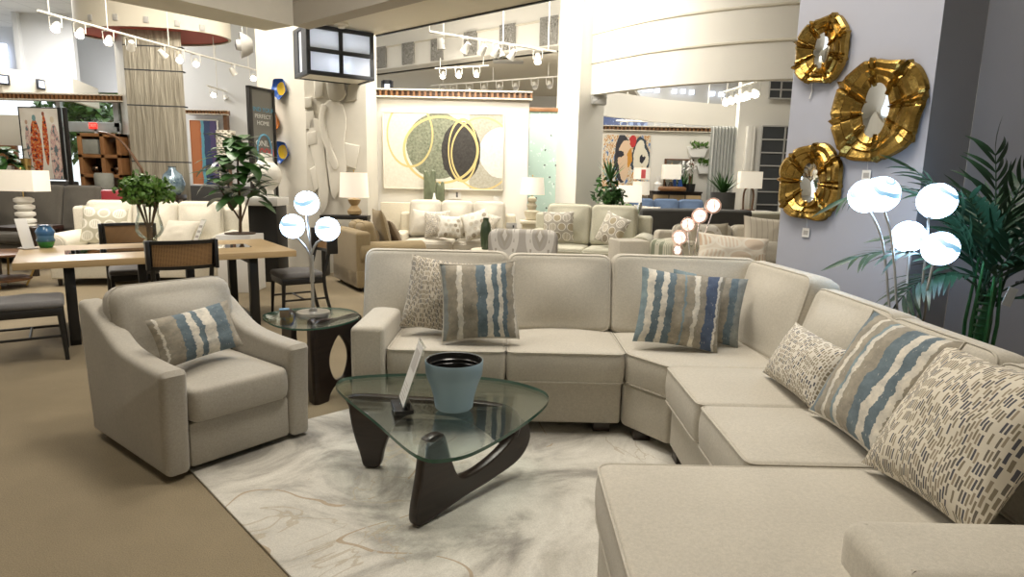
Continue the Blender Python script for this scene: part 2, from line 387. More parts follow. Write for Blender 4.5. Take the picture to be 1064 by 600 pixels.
M['peach']=ovals('peach_print',2.6,[(.66,.50,.36),(.72,.60,.47)],(.74,.66,.54),(.80,.74,.63),2.,.4,.1)
M['tufts']=ovals('mottled_green_print',5.,[(.22,.24,.17),(.62,.60,.5)],(.55,.53,.43),(.3,.32,.24),5.,.44,.05)
t=MT('striped_cream'); u,v=t.uv(); t.col(t.mix((u*9.).fract().lt(.12),(.72,.66,.55),(.52,.45,.36))); t.p(Roughness=.9); M['cstripe']=t.m
t=MT('woven_cane'); x,y,z=t.xyz(); g1=((x*95.).fract()-.5).abs().lt(.3); g2=((z*95.).fract()-.5).abs().lt(.3)
t.col(t.mix(g1*g2,(.42,.24,.10),(.055,.03,.015))); t.p(Roughness=.5); t.bump(g1*g2*-1.,.4,.003); M['cane']=t.m
t=MT('lit_swirl_globe'); x,y,z=t.xyz(); nz=t.noise(9.,2,.5)
at2=x._m('ARCTAN2',y)/6.2832; rr_=(x*x+y*y).sqrt(); sp=(at2+rr_*19.+nz*.6).fract(); msk=sp.lt(.30)*z.gt(.022)*nz.gt(.36)
t.links.new(t.mix(msk*1.,(.50,.72,1.),(.012,.045,.075)),t.b.inputs['Emission Color']); t.col((.8,.85,.9)); t.b.inputs['Emission Strength'].default_value=9.0; M['globe']=t.m
M['leaf']=mat('leaf_green',(.035,.10,.022),.35,0,.35,5); M['leafb']=mat('leaf_bright',(.075,.165,.022),.4,0,.4,9); M['palm']=mat('palm_green',(.022,.062,.032),.38,0,.4,6); M['stem']=mat('bark',(.09,.055,.03),.7); M['cane_green']=mat('palm_stem_green',(.03,.16,.05),.4,0,.4,8)
M['pot']=mat('blue_glaze',(.27,.385,.46),.4); M['potin']=mat('dark_glaze',(.03,.028,.026),.25)
# ================================================================== room: floor
b=B(); b.box((-16,-3,-.05),(14,26,0)); struct(b,'floor',M['carpet'])
# rug
ud=Vector((.72,.69,0)).normalized(); vd=Vector((ud.y,-ud.x,0)); C0=Vector((-1.80,3.17,0))
b=B(); b.slab(rpoly([(0,0),(2.55,0),(2.55,3.2),(0,3.2)],.01),0,.012,.005,2,M=Matrix.Identity(4)); rg=b.obj('rug',M['rug']); rg.matrix_world=basis(ud,vd,(0,0,1),C0) if ud.cross(vd).z>0 else basis(ud,vd,(0,0,1),C0)
tag(rg,'cream and grey marbled rug with brown veins under the glass coffee table','rug')
# ================================================================== sectional
def cushion(name,ol,z0,z1,parent,m,r=.024,crown=.020,bulge=.006,world=True,MM=None,welt=True,label=None):
    b=B(); b.slab(ol,z0,z1,r,4,crown,bulge,MM,ccrown=0.005); o=b.obj(name,m,parent,world,label)
    if welt:
        b=B(); P=[Vector(p) for p in ol]; n=len(P); c=sum(P,Vector((0,0)))/n
        for z in (z1-r*.32,z0+r*.32):
            ring=[]
            for p in P:
                d=(p-c); d=d.normalized()*-r*.12; ring.append(Vector((p.x+d.x,p.y+d.y,z)))
            b.tube(ring,.0055,6,True,MM)
        w=b.obj('welt',m,o)
    return o
ss=thing('sectional_sofa','large beige U-shaped sectional sofa with corner wedge and chaise around the coffee table','sofa',(.5,3.2,0))
sm=M['sofa']
b=B(); b.slab(rpoly([(-.76,3.57),(.665,3.57),(.665,4.46),(-.76,4.46)],.02),.07,.335,.02,M=None); b.obj('base',sm,ss,True)
b=B(); b.slab(rpoly([(.675,3.56),(.87,3.29),(1.80,3.29),(1.80,4.46),(.675,4.46)],.02),.07,.335,.02); b.obj('base',sm,ss,True)
b=B(); b.slab(rpoly([(.89,2.09),(1.80,2.09),(1.80,3.28),(.89,3.28)],.02),.07,.335,.02); b.obj('base',sm,ss,True)
b=B(); b.slab(rpoly([(.33,1.28),(1.80,1.28),(1.80,2.08),(.33,2.08)],.03),.07,.335,.02); b.obj('base',sm,ss,True)
for nm,ol in (('left',[(-.925,3.49),(-.73,3.49),(-.73,4.46),(-.925,4.46)]),):
    b=B(); b.slab(rpoly(ol,.03),.06,.655,.03,4,.004); o=b.obj('arm',sm,ss,True)
    b=B(); b.tube([(-.90,3.492,.06),(-.905,3.495,.63),(-.755,3.495,.63),(-.75,3.492,.06)],.006,6); b.obj('welt',sm,o,True)
b=B(); b.slab(rpoly([(.87,1.235),(1.82,1.235),(1.82,1.525),(.87,1.525)],[.05,.03,.03,.06],5),.06,.655,.05,5,.006); o=b.obj('arm',sm,ss,True)
b=B(); b.tube(spline([(.93,1.232,.07),(.93,1.230,.52),(.97,1.232,.595),(1.3,1.232,.605),(1.8,1.232,.605)],5,False),.006,6); b.obj('welt',sm,o,True)
# back frames
b=B(); b.slab(rpoly([(-.925,4.38),(1.90,4.38),(1.90,4.56),(-.925,4.56)],.04),.06,.84,.05,4,.005); b.obj('back_frame',sm,ss,True)
b=B(); b.slab(rpoly([(1.70,1.235),(1.90,1.235),(1.90,4.37),(1.70,4.37)],.04),.06,.86,.05,4,.005); b.obj('back_frame',sm,ss,True)
# seats
cushion('seat_cushion',rpoly([(-.722,3.51),(-.03,3.51),(-.03,4.3),(-.722,4.3)],.045),.335,.525,ss,sm)
cushion('seat_cushion',rpoly([(-.022,3.51),(.668,3.51),(.668,4.3),(-.022,4.3)],.045),.335,.525,ss,sm)
cushion('seat_cushion',rpoly([(.678,3.53),(.86,3.285),(1.68,3.285),(1.68,4.3),(.678,4.3)],.04),.335,.525,ss,sm,crown=.014)
cushion('seat_cushion',rpoly([(.845,2.685),(1.64,2.685),(1.64,3.275),(.845,3.275)],.045),.335,.53,ss,sm)
cushion('seat_cushion',rpoly([(.85,2.09),(1.64,2.09),(1.64,2.675),(.85,2.675)],.045),.335,.53,ss,sm)
cushion('chaise_cushion',rpoly([(.31,1.255),(1.64,1.255),(1.64,2.08),(.31,2.08)],[.05,.05,.05,.06]),.335,.525,ss,sm,crown=.015)
# back cushions: built flat (x width, y height) then stood up
def backc(x0,x1,h,base,rz,lean,th=.2,crown=.04,r=.04):
    w=x1-x0; MM=T(*base)@RZ(rz)@RX(-lean)@XZ
    ol=rpoly([(-w/2,0),(w/2,0),(w/2,h),(-w/2,h)],.07,5)
    b=B(); b.slab(ol,-th/2,th/2,r,4,crown,.01,MM,ccrown=crown*.6); o=b.obj('back_cushion',sm,ss,True)
    b=B(); c=Vector((0,h/2)); ring=[]
    for zz in (th/2-r*.3,-th/2+r*.3):
        ring=[Vector(((p.x)*(1-.03),c.y+(p.y-c.y)*(1-.04),zz)) for p in ol]; b.tube(ring,.0055,6,True,MM)
    b.obj('welt',sm,o)
    return o
backc(-.985,-.03,.53,(-.5075,4.12,.50),0,R(13)); backc(-.03,.66,.52,(.315,4.12,.50),R(0),R(13)); backc(.66,1.60,.53,(1.13,4.07,.50),R(-6),R(12))
L90=-PI/2
# right-hand cushions face -x : rotate so that front (-y) -> -x
backc(0,.74,.53,(1.53,3.66,.50),R(-85),R(14)); backc(0,.70,.48,(1.575,2.95,.50),L90,R(18),crown=.06); backc(0,.62,.47,(1.575,2.315,.50),L90,R(18),crown=.06); backc(0,.62,.45,(1.585,1.72,.50),L90,R(18),crown=.05)
for x,y in ((-.86,3.60),(.56,3.64),(.78,3.52),(.95,3.20),(.95,2.2),(.40,2.0),(.40,1.33),(1.8,1.33),(1.8,4.45),(-.86,4.48),(.6,4.4)):
    b=B(); b.box((x-.05,y-.05,.0128),(x+.05,y+.05,.072),.006); b.obj('foot',M['espresso'],ss,True)
# ================================================================== throw pillows
def pillow(label,w,h,t,m,loc,rz,lean,tilt=0,seed=0,name='throw_pillow',group=None,cat='pillow',welt=None):
    b=B(); b.pillow(w,h,t,seed=seed); o=b.obj(name,m); tag(o,label,cat,group)
    o.matrix_world=T(*loc)@RZ(rz)@RX(-lean)@T(0,0,h/2)@RY(tilt)@T(0,0,-h/2)
    if welt:
        pts=[]; n=14
        for s_ in range(4):
            for k in range(n):
                q=-1+2*k/n; u,v=((q,-1),(1,q),(-q,1),(-1,-q))[s_]; pts.append((u*w/2*(1-.07*(1-v*v)),0,v*h/2*(1-.07*(1-u*u))+h/2))
        b=B(); b.tube(pts,.005,6,True); b.obj('welt',welt,o)
    return o
G='throw pillows on the sectional sofa'
pillow('cream pillow with vertical dark dashes leaning in the left end of the sectional',.46,.46,.16,M['dash_left'],(-.45,3.77,.566),R(-8),R(15),R(6),1,group=G)
pillow('blue and taupe striped pillow before the dashed one at the sofa\'s left end',.46,.47,.16,M['st_left'],(-.19,3.62,.558),R(4),R(15),R(-3),2,group=G,welt=M['greyc'])
pillow('teal and cream striped pillow standing in front on the corner wedge seat',.49,.45,.16,M['st_corner'],(.98,3.56,.556),R(-8),R(15),R(5),3,group=G)
pillow('striped pillow mostly hidden behind the teal striped one on the corner wedge',.44,.42,.14,M['st_back'],(1.17,3.70,.556),R(-14),R(12),R(5),4,group=G)
pillow('small oblong dashed lumbar pillow leaning on the right-hand back cushions',.50,.30,.15,M['dash_lumbar'],(1.29,2.79,.562),R(-85),R(28),R(3),5,group=G)
pillow('square blue and taupe striped pillow between the two dashed pillows on the right',.50,.49,.16,M['st_right'],(1.28,2.27,.568),R(-87),R(27),R(1),6,group=G,welt=M['greyc'])
pillow('large square dashed pillow at the chaise end beside the near arm',.52,.50,.20,M['dash_big'],(1.25,1.81,.562),R(-88),R(31),R(-2),7,group=G)
# ================================================================== swivel armchair
fx=Vector((.47,.60,0)).normalized()      # chair's own x axis (its left to right seen from the front)
rzc=math.atan2(fx.y,fx.x); front=RZ(rzc)@Vector((0,-1,0))
cc=Vector((-1.42,3.155,0))-front*.42
ac=thing('swivel_armchair','beige upholstered armchair with sloping arms standing by the rug corner','armchair',cc,rzc); cm=M['chairf']
sidep=[(-.44,.035),(-.46,.57),(-.14,.575),(.10,.60),(.26,.69),(.38,.80),(.45,.815),(.45,.035)]
prof=spline([(-.46,.57),(-.30,.57),(-.12,.578),(.06,.60),(.20,.655),(.36,.735),(.50,.785)],5,False)
ol=rpoly([(-.43,.035)],0)+[Vector((-.455,.50)),Vector((-.46,.545))]+prof[1:]+[Vector((.56,.785)),Vector((.575,.755)),Vector((.50,.035))]
for sx in (-.405,.275):
    b=B(); b.slab(ol,sx,sx+.13,.035,4,M=YZ); o=b.obj('arm',cm,ac)
b=B(); b.box((-.276,-.425,.04),(.276,-.36,.275),.02); b.obj('front_rail',cm,ac)
b=B(); b.slab(rpoly([(-.276,.04),(.276,.04),(.276,.76),(-.276,.76)],.03),-.52,-.40,.03,4,M=XZ); b.obj('back_frame',cm,ac)
b=B(); b.slab(rpoly([(-.27,-.46),(.27,-.46),(.27,.26),(-.27,.26)],.06),.275,.45,.03,4,.04,.006); b.obj('seat_cushion',cm,ac)
b=B(); b.slab(rpoly([(-.285,0),(.285,0),(.335,.22),(.335,.45),(-.335,.45),(-.335,.22)],[.05,.05,.1,.10,.10,.1]),-.10,.10,.06,4,.07,.01,T(0,.25,.43)@RX(R(-14))@XZ,ccrown=.02); b.obj('back_cushion',cm,ac)
b=B(); b.lathe([(.30,0.013),(.31,.03),(.30,.05)],32); b.obj('swivel_base',M['black'],ac)
mw=T(*cc)@RZ(rzc)
po=pillow('oblong blue striped lumbar pillow on the beige armchair',.44,.27,.13,M['st_chair'],(0,0,0),0,0,0,8); po.matrix_world=mw@T(-.07,-.20,.532)@RZ(R(-3))@RX(R(-22))@RY(R(-7))
# ================================================================== coffee table
ct=thing('coffee_table','rounded triangular glass coffee table on two dark curved wooden legs','coffee table',(-.38,2.85,0))
gp=spline([(-.93,3.22),(-.88,3.34),(-.55,3.42),(-.10,3.37),(.14,3.22),(.20,3.05),(.10,2.78),(-.10,2.45),(-.23,2.335),(-.37,2.36),(-.62,2.72),(-.86,3.06)],6)
b=B(); b.slab(gp,.392,.408,edge=1); b.obj('glass_top',[M['glass'],M['glassedge']],ct,True,angle=20)
def blade(name,out,th,M4,parent):
    vs,fs=shape([spline(out,5)],th,.012); b=B(); b.add(vs,fs,M4); return b.obj(name,M['espresso'],parent,True)
# lower leg: upright fin at the near end, long foot running back to the right
a0=Vector((-.385,2.515,.006)); a1=Vector((.06,3.02,.006)); dx=(a1-a0).normalized(); 
outA=[(-.02,.026),(.03,.020),(.10,.03),(.25,.055),(.45,.075),(.62,.105),(.70,.16),(.715,.23),(.68,.285),(.63,.27),(.57,.215),(.46,.165),(.32,.135),(.22,.15),(.17,.24),(.135,.35),(.115,.385),(.06,.388),(.03,.36),(.005,.22),(-.025,.08)]
blade('leg',outA,.052,basis(dx,(0,0,1),dx.cross(Vector((0,0,1))),a0),ct)
c0=Vector((-.72,3.06,.006)); c1=Vector((.05,2.98,.006)); dx2=(c1-c0).normalized()
outB=[(-.075,.385),(-.09,.33),(-.07,.2),(-.035,.08),(-.02,.026),(.02,.020),(.05,.035),(.07,.12),(.12,.24),(.2,.315),(.32,.33),(.48,.315),(.6,.26),(.68,.20),(.75,.22),(.77,.30),(.72,.365),(.55,.388),(.25,.388)]
blade('leg',outB,.052,basis(dx2,(0,0,1),dx2.cross(Vector((0,0,1))),c0),ct)
b=B(); pv=a0+dx*.655; b.lathe([(.009,.20),(.009,.30)],12,T(pv.x,pv.y,0)); b.obj('pivot_rod',M['chrome'],ct,True)
for q in (a0+dx*.085,c0+dx2*-.03,c0+dx2*.6):
    b=B(); b.lathe([(.016,.384),(.018,.39),(.016,.392)],14,T(q.x,q.y,0)); b.obj('glass_pad',M['chrome'],ct,True)
# pot and sign holder on it
pl=thing('planter','empty pale blue tapered planter standing on the glass coffee table','planter',(-.27,2.90,.408))
b=B(); b.lathe([(.0,0),(.085,0),(.091,.006),(.099,.06),(.114,.115),(.131,.158),(.1355,.172),(.140,.235),(.137,.24),(.132,.236),(.130,.18),(.105,.11),(.088,.03),(0,.03)],40,cap=False); b.obj('pot',M['pot'],pl)
b=B(); b.lathe([(.1355,.2395),(.1305,.2375),(.1285,.18),(.1035,.11),(.0865,.032),(0,.031)],40,cap=False)
for z,rr in ((.20,.1285),(.18,.128),(.15,.118)): b.lathe([(rr+.001,z),(rr-.004,z+.004),(rr+.001,z+.008)],40,cap=False)
b.obj('liner',M['potin'],pl)
sh=thing('sign_holder','clear acrylic sign holder with printed card in a dark wooden base beside the blue planter','sign holder',(-.515,2.86,.408),R(-73))
b=B(); b.box((-.085,-.045,0),(.085,.045,.022),.004); b.box((-.08,.015,.022),(.08,.03,.055),.004); b.obj('base',M['black'],sh)
mm=T(0,-.005,.022)@RX(R(-19)); b=B(); b.box((-.09,-.003,0),(.09,.003,.32),.001,mm); b.obj('acrylic_sheet',M['acrylic'],sh)
b=B(); b.box((-.075,-.0052,.015),(.08,-.0036,.31),0,mm); cd=b.obj('card',M['paper'],sh)
b=B(); b.box((-.05,-.0062,.18),(.05,-.0053,.28),0,mm); [b.box((-.055,-.0062,.03+i*.018),(.03+.02*(i%2),-.0053,.036+i*.018),0,mm) for i in range(5)]; b.obj('printing',mat('pale_print',(.58,.56,.53),.6),cd)
# ================================================================== end table, table lamp
et=thing('end_table','round glass topped end table with arched dark wood legs between armchair and sofa','end table',(-1.35,4.16,0))
b=B(); b.slab(spline([(-1.70,4.20),(-1.50,4.44),(-1.2,4.44),(-1.04,4.20),(-1.12,3.93),(-1.30,3.80),(-1.52,3.90)],6),.548,.56,edge=1); b.obj('glass_top',[M['glass'],M['glassedge']],et,True,angle=20)
def hole(cx,w,z0,z1):
    return spline([(cx,z1),(cx-w*.42,z1-(z1-z0)*.3),(cx-w*.5,z0+(z1-z0)*.38),(cx-w*.3,z0+.02),(cx,z0),(cx+w*.3,z0+.02),(cx+w*.5,z0+(z1-z0)*.38),(cx+w*.42,z1-(z1-z0)*.3)],5)
p0=Vector((-1.285,3.98,.0)); p1=Vector((-1.08,4.32,0)); p2=Vector((-1.60,4.34,0))
for q,sgn in ((p1,1),(p2,1)):
    d=(q-p0); L=d.length; d.normalize()
    out=spline([(0.0,.003),(.075,.0),(.10,.05),(.16,.10),(L-.10,.10),(L-.05,.02),(L,.0),(L+.03,.25),(L,.45),(L-.01,.545),(L*.5,.547),(.0,.545),(-.02,.3)],5)
    if q is p2: loops=[spline([(0,.003),(.075,.0),(.10,.09),(.20,.14),(L-.17,.14),(L-.07,.03),(L,.0),(L+.04,.30),(L+.02,.545),(L-.13,.545),(L-.13,.38),(L-.20,.25),(L*.5,.20),(.14,.26),(.08,.40),(.07,.545),(0,.545),(-.015,.3)],5)]
    else: loops=[out,hole(L*.50,.20,.12,.45)]
    vs,fs=shape(loops,.04,.01); b=B(); b.add(vs,fs,basis(d,(0,0,1),d.cross(Vector((0,0,1))),p0)); b.obj('leg_panel',M['espresso'],et,True)
# tag lying on it
b=B(); b.box((-.03,-.02,0),(.03,.02,.05),.004); tg=b.obj('tag_box',M['brownc']); tg.location=(-1.53,4.12,.5605); tg.rotation_euler=(0,0,.4); tag(tg,'small tan box with blue lid on the glass end table','box')
b=B(); b.box((-.032,-.022,.05),(.032,.022,.058),.003); b.obj('lid',mat('blue_card',(.2,.35,.5),.5),tg)
tl=thing('table_lamp','lit table lamp with three swirled glass globes on the round glass end table','lamp',(-1.345,4.15,.5605))
b=B(); b.lathe([(.11,0),(.112,.004),(.112,.032),(.108,.038),(.03,.04),(.022,.06),(0.011,.065)],36); b.obj('base',M['steel'],tl)
b=B(); b.tube([(0,0,.04),(0,0,.42)],.011,12); b.tube([(0,0,.24),(0,0,.42)],.016,12); b.obj('stem',M['steel'],tl)
def globe_on(parent,path,c,r,n=10,rod=.008,nm='arm'):
    b=B(); b.tube(spline(path,6,False),rod,8); b.tube([path[-1],Vector(path[-1])+(Vector(c)-Vector(path[-1])).normalized()*.03],.02,12); o=b.obj(nm,M['steel'],parent)
    b=B(); b.sphere((0,0,0),r,28,16); g=b.obj('globe',M['globe'],o); g.location=c; g.rotation_euler=(random.uniform(.2,1.1),random.uniform(-.5,.5),random.uniform(-.6,.6)); return o
globe_on(tl,[(0,0,.40),(-.01,0,.55),(-.02,0,.66),(-.018,0,.72)],(-.018,0,.765),.079)
globe_on(tl,[(0,-.01,.40),(-.03,-.03,.48),(-.08,-.04,.54),(-.105,-.05,.56)],(-.10,-.055,.615),.078)
globe_on(tl,[(0,-.01,.42),(.04,-.02,.50),(.09,-.03,.53),(.118,-.03,.55)],(.123,-.03,.60),.079)
# ================================================================== floor lamp, palm, mirrors, feature wall
aw=R(25); wd=Vector((-math.sin(aw),math.cos(aw),0)); Cn=Vector((2.43,3.80,0)); Le=Cn+wd*1.02; wn=Vector((-math.cos(aw),-math.sin(aw),0)); wp=-wn
E1=Cn+wp*.42; E2=E1+Vector((.95,-.22,0))*2.6
b=B(); b.slab([(p.x,p.y) for p in (Le,Cn,E1,E1+wd*1.02)],0,3.9); w=b.obj('wall_pillar',[M['wallblue']]); w['kind']='structure'
b=B(); b.slab([(p.x,p.y) for p in (E1+Vector((.003,.002,0)),E2,E2+Vector((.12,.16,0)),E1+Vector((.12,.16,0)))],0,3.9); struct(b,'wall_right',M['wallblue'])
# strip of ceiling edge above the recess
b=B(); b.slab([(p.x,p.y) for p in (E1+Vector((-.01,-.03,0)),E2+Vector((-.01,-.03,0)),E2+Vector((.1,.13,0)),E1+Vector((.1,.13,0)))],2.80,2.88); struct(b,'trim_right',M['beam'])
fl=thing('floor_lamp','lit five-globe floor lamp with curved steel stems behind the right side of the sectional','lamp',(2.10,3.22,0))
b=B(); b.lathe([(.14,0),(.145,.01),(.14,.03),(.04,.035),(.02,.05)],32); b.obj('base',M['steel'],fl)
def gl(px,py,yy,r,s0):
    c=at(px,py,y=yy)-Vector((2.10,3.22,0)); n=Vector((c.x,c.y,0)); side=n.normalized() if n.length>.01 else Vector((1,0,0))
    foot=Vector((s0*.022,0.0,.03)); endp=c-Vector((side.x*.03,side.y*.03,r*.95))
    globe_on(fl,[foot,foot+Vector((0,0,.55)),Vector((c.x*.22+foot.x,c.y*.22,.85)),Vector((c.x*.62,c.y*.62,c.z-(r+.16))),endp],c,r,rod=.0065,nm='stem')
gl(900,204,3.38,.088,-2); gl(915,202,3.22,.090,-1); gl(973.5,209,3.22,.090,1); gl(944,246,3.36,.083,0); gl(977,258.5,3.1,.083,2)
def wallpt(px,py,off=0.):
    o=Vector((0,0,CH)); d=at(px,py,y=1.)-o; t=((Cn-o).dot(wn))/d.dot(wn); return o+d*t+wn*off
def mirror(px,py,ry,asp,seed,label,rot=0):
    c=wallpt(px,py); t=thing('wall_mirror',label,'mirror',c,0,'gold framed mirrors on the wall'); t.matrix_world=basis(wd*-1,(0,0,1),wn,c)   # local: x along wall, y up, z out
    n=128; st=[(.0,.012),(.03,.030),(.26,.048),(.34,.036),(.55,.060),(.63,.046),(.84,.058),(.96,.046),(1.,.015)]
    vs=[];fs=[]
    for (q,z) in st:
        for k in range(n):
            a=2*PI*k/n; ph=(k/n*8+rot)%1; pleat=max(0,1-abs(ph-.5)/.22); zig=math.cos((ph-.5)*2*PI*4.5)
            ro=ry*(1+.025*math.cos(3*a+seed)+.022*math.cos(5*a+seed*2)+.018*math.cos(8*a+seed)) /((abs(math.cos(a))**2.5+abs(math.sin(a))**2.5)**(1/2.5))*.97
            ri=ry*.36*(1+.30*math.cos(2*a+PI)+.10*math.cos(4*a))*(1-.10*pleat)
            rr=ri+(ro-ri)*q; zz=z+pleat*zig*.020*(q>.02)*(q<.99)-.012*(q>.3)*(1-pleat)*math.cos(a*3+seed)
            rr*=1+.03*pleat*zig*(q>.5)
            vs.append((rr*math.cos(a)*asp,rr*math.sin(a),max(.006,zz)))
    for j in range(len(st)-1):
        for k in range(n): k2=(k+1)%n; fs.append([j*n+k,j*n+k2,(j+1)*n+k2,(j+1)*n+k])
    b=B(); b.add(vs,fs); b.lathe([(ry*.9,0.0),(ry*.9,.028)],48,sx=asp,cap=False); b.obj('frame',M['gold'],t,angle=18)
    b=B(); b.lathe([(ry*.50,.030),(ry*.3,.018),(1e-5,.012)],40,sx=asp*.8,sy=1.1,cap=False); b.obj('mirror_glass',M['mirror'],t)
    return t
mt=[mirror(856,53,.225,.98,3,'smallest gold framed mirror, uppermost on the pale wall'),mirror(912,115,.325,.98,5,'largest gold framed mirror on the pale wall, nearest the palm',.3),mirror(843.5,190,.272,1.0,9,'lowest gold framed mirror on the pale wall, above the sofa corner',.6)]
for t,dx_,dz_ in ((mt[1],-.02,-.40),(mt[2],.0,-.35)):
    b=B(); b.tube([(dx_,dz_+.10,.012),(dx_+.005,dz_+.03,.012)],.0015,4); b.box((dx_-.03,dz_-.035,.008),(dx_+.03,dz_+.03,.011)); g=b.obj('price_tag',M['paper'],t); b=B(); b.box((dx_-.02,dz_-.02,.0112),(dx_+.02,dz_+.012,.0118)); b.obj('print',M['inkgrey'],g)
b=B(); b.tube([(-.06,-.21,.012),(-.055,-.26,.012),(-.07,-.31,.012)],.004,5); b.obj('hang_tag',M['paper'],mt[0])
# palm
px0=Vector((2.53,3.30,0)); pm=thing('potted_palm','tall green palm with slender fronds in the corner behind the sectional','plant',px0)
b=B(); b.lathe([(.0,0),(.15,0),(.17,.02),(.2,.36),(.19,.38),(.17,.36),(.0,.34)],28,cap=False); b.obj('pot',M['espresso'],pm)
b=B(); b.tube([(0,0,.3),(.01,0,.75),(.03,-.01,1.0)],[.034,.032,.022],12)
for k in range(14): b.lathe([(.0335,0),(.037,.006),(.0335,.012)],12,T(.005,0,.40+k*.042))
for k in range(6): a=k*1.05+.4; b.tube([(.05*math.cos(a),.05*math.sin(a),.33),(.075*math.cos(a),.06*math.sin(a),.8),(.05*math.cos(a),.05*math.sin(a),1.15)],[.011,.009,.006],8)
b.obj('stem',M['cane_green'],pm)
b=B(); rnd=random.Random(11)
def frond(base,az,L,rise,droop,nl,ll):
    pts=[]; p=Vector(base); el=rise
    for i in range(15):
        pts.append(p.copy()); p=p+Vector((math.cos(az)*math.cos(el),math.sin(az)*math.cos(el),math.sin(el)))*(L/14); el-=droop/14*(0.4+i/9)
    b.tube(pts,[.006*(1-.8*i/14)+.001 for i in range(15)],6)
    for k in range(nl):
        t_=.28+.72*k/(nl-1); i=min(13,int(t_*14)); q=pts[i].lerp(pts[i+1],t_*14-i); tg_=(pts[i+1]-pts[i]).normalized()
        sd=tg_.cross(Vector((0,0,1))); sd=sd.normalized() if sd.length>.05 else Vector((1,0,0)); nz=sd.cross(tg_)
        for s_ in (-1,1):
            d=(tg_*.75+sd*s_*.72+nz*rnd.uniform(.0,.25)).normalized(); yv=nz.cross(d).normalized(); ln=ll*(1-.45*abs(t_-.55)/.5)*rnd.uniform(.85,1.1)
            b.leaf(basis(d,yv,d.cross(yv),q),ln,.026,rnd.uniform(.3,1.),6,.12)
    d=(pts[-1]-pts[-2]).normalized(); sd=d.orthogonal().normalized(); b.leaf(basis(d,sd,d.cross(sd),pts[-1]),ll*.7,.028,.3,4)
for az,L,rise,dr in ((R(166),.95,R(66),R(95)),(R(172),.75,R(40),R(60)),(R(120),.5,R(80),R(40)),(R(60),.5,R(78),R(50)),(R(5),.8,R(60),R(70)),(R(-40),.6,R(70),R(60)),(R(-80),.55,R(60),R(80)),(R(200),.55,R(82),R(40)),(R(100),.7,R(88),R(10)),(R(0),.7,R(35),R(70)),(R(-20),.62,R(20),R(60)),(R(15),.6,R(84),R(30)),(R(-60),.55,R(15),R(50)),(R(150),.55,R(60),R(70)),(R(10),.9,R(80),R(35)),(R(-30),.8,R(72),R(55)),(R(-75),.85,R(84),R(20)),(R(170),.8,R(78),R(45)),(R(-10),.5,R(45),R(80)),(R(-100),.6,R(75),R(60)),(R(188),.55,R(20),R(70))):
    frond((rnd.uniform(-.03,.05),rnd.uniform(-.03,.03),.90+rnd.uniform(-.06,.16)),az,L,rise,dr,12,.30)
b.obj('fronds',M['palm'],pm)
b=B(); b.box((-.025,-.002,-.05),(.025,.002,.05),0,T(.06,-.09,.96)@RY(.3)); b.obj('price_tag',M['paper'],pm)
# ================================================================== architecture
def xy(px,py,Y): v=at(px,py,y=Y); return (v.x,v.y)
def wallseg(name,a,b_,z0,z1,m,th=.12,kind='structure'):
    a=Vector(a[:2]); b_=Vector(b_[:2]); d=(b_-a).normalized(); n=Vector((-d.y,d.x))
    if n.y<0: n=-n
    q=B(); q.slab([a,b_,b_+n*th,a+n*th],z0,z1); o=q.obj(name,m); o['kind']=kind; return o
def ribbon(name,pts,z0,z1,m,th=.15):
    P=[Vector(p[:2]) for p in pts]; n=len(P); back=[]
    for i in range(n):
        d=(P[min(i+1,n-1)]-P[max(i-1,0)]).normalized(); k=Vector((-d.y,d.x)); k=k if k.y>0 else -k; back.append(P[i]+k*th)
    q=B(); q.slab(P+back[::-1],z0,z1); return struct(q,name,m)
def frosted(name):
    t=MT(name); tl_=t.new('ShaderNodeBsdfTranslucent'); tl_.inputs[0].default_value=(.85,.88,.95,1); df=t.new('ShaderNodeBsdfDiffuse'); df.inputs[0].default_value=(.8,.82,.86,1); mx=t.new('ShaderNodeMixShader'); mx.inputs[0].default_value=.45
    t.links.new(df.outputs[0],mx.inputs[1]); t.links.new(tl_.outputs[0],mx.inputs[2]); t.links.new(mx.outputs[0],[n for n in t.nodes if n.type=='OUTPUT_MATERIAL'][0].inputs[0]); t.nodes.remove(t.b); return t.m
t=MT('ceiling_tiles'); x,y,z=t.xyz(); ln=(x/.6).fract().lt(.03).max((y/.6).fract().lt(.03)); t.col(t.mix(ln,(.70,.71,.71),(.5,.51,.52))); t.p(Roughness=.8); M['tiles']=t.m
M['lamp']=emis('lit_bulb',(1,.93,.82),28.); M['winlit']=emis('lit_window',(.80,.86,1.),1.6); M['lantern']=frosted('frosted_pane'); M['shade']=emis('lit_lamp_shade',(1,.88,.70),.34,(.8,.76,.68)); M['shade2']=emis('bright_lamp_shade',(1,.92,.78),.7,(.8,.78,.7))
M['darkframe']=mat('dark_frame',(.035,.04,.05),.45); M['red']=mat('red_paint',(.55,.13,.10),.7); M['track']=mat('white_track',(.72,.70,.64),.45); M['trackdull']=mat('grey_track',(.45,.44,.42),.5)
M['concrete']=mat('grey_box',(.22,.225,.20),.8,0,.1,20)
q=B(); q.box((-16,-3,5.25),(14,17.7,5.4)); q.box((-9,17.7,5.25),(14,22,5.4)); struct(q,'ceiling',M['tiles'])
wallseg('wall_rear',(-16,-3.1),(14,-3.1),0,5.25,M['white']); wallseg('wall_side_left',(-16,-3),(-15.99,12.0),0,5.25,M['white']); wallseg('wall_side_right',(13.9,-3),(14,22),0,5.25,M['white'])
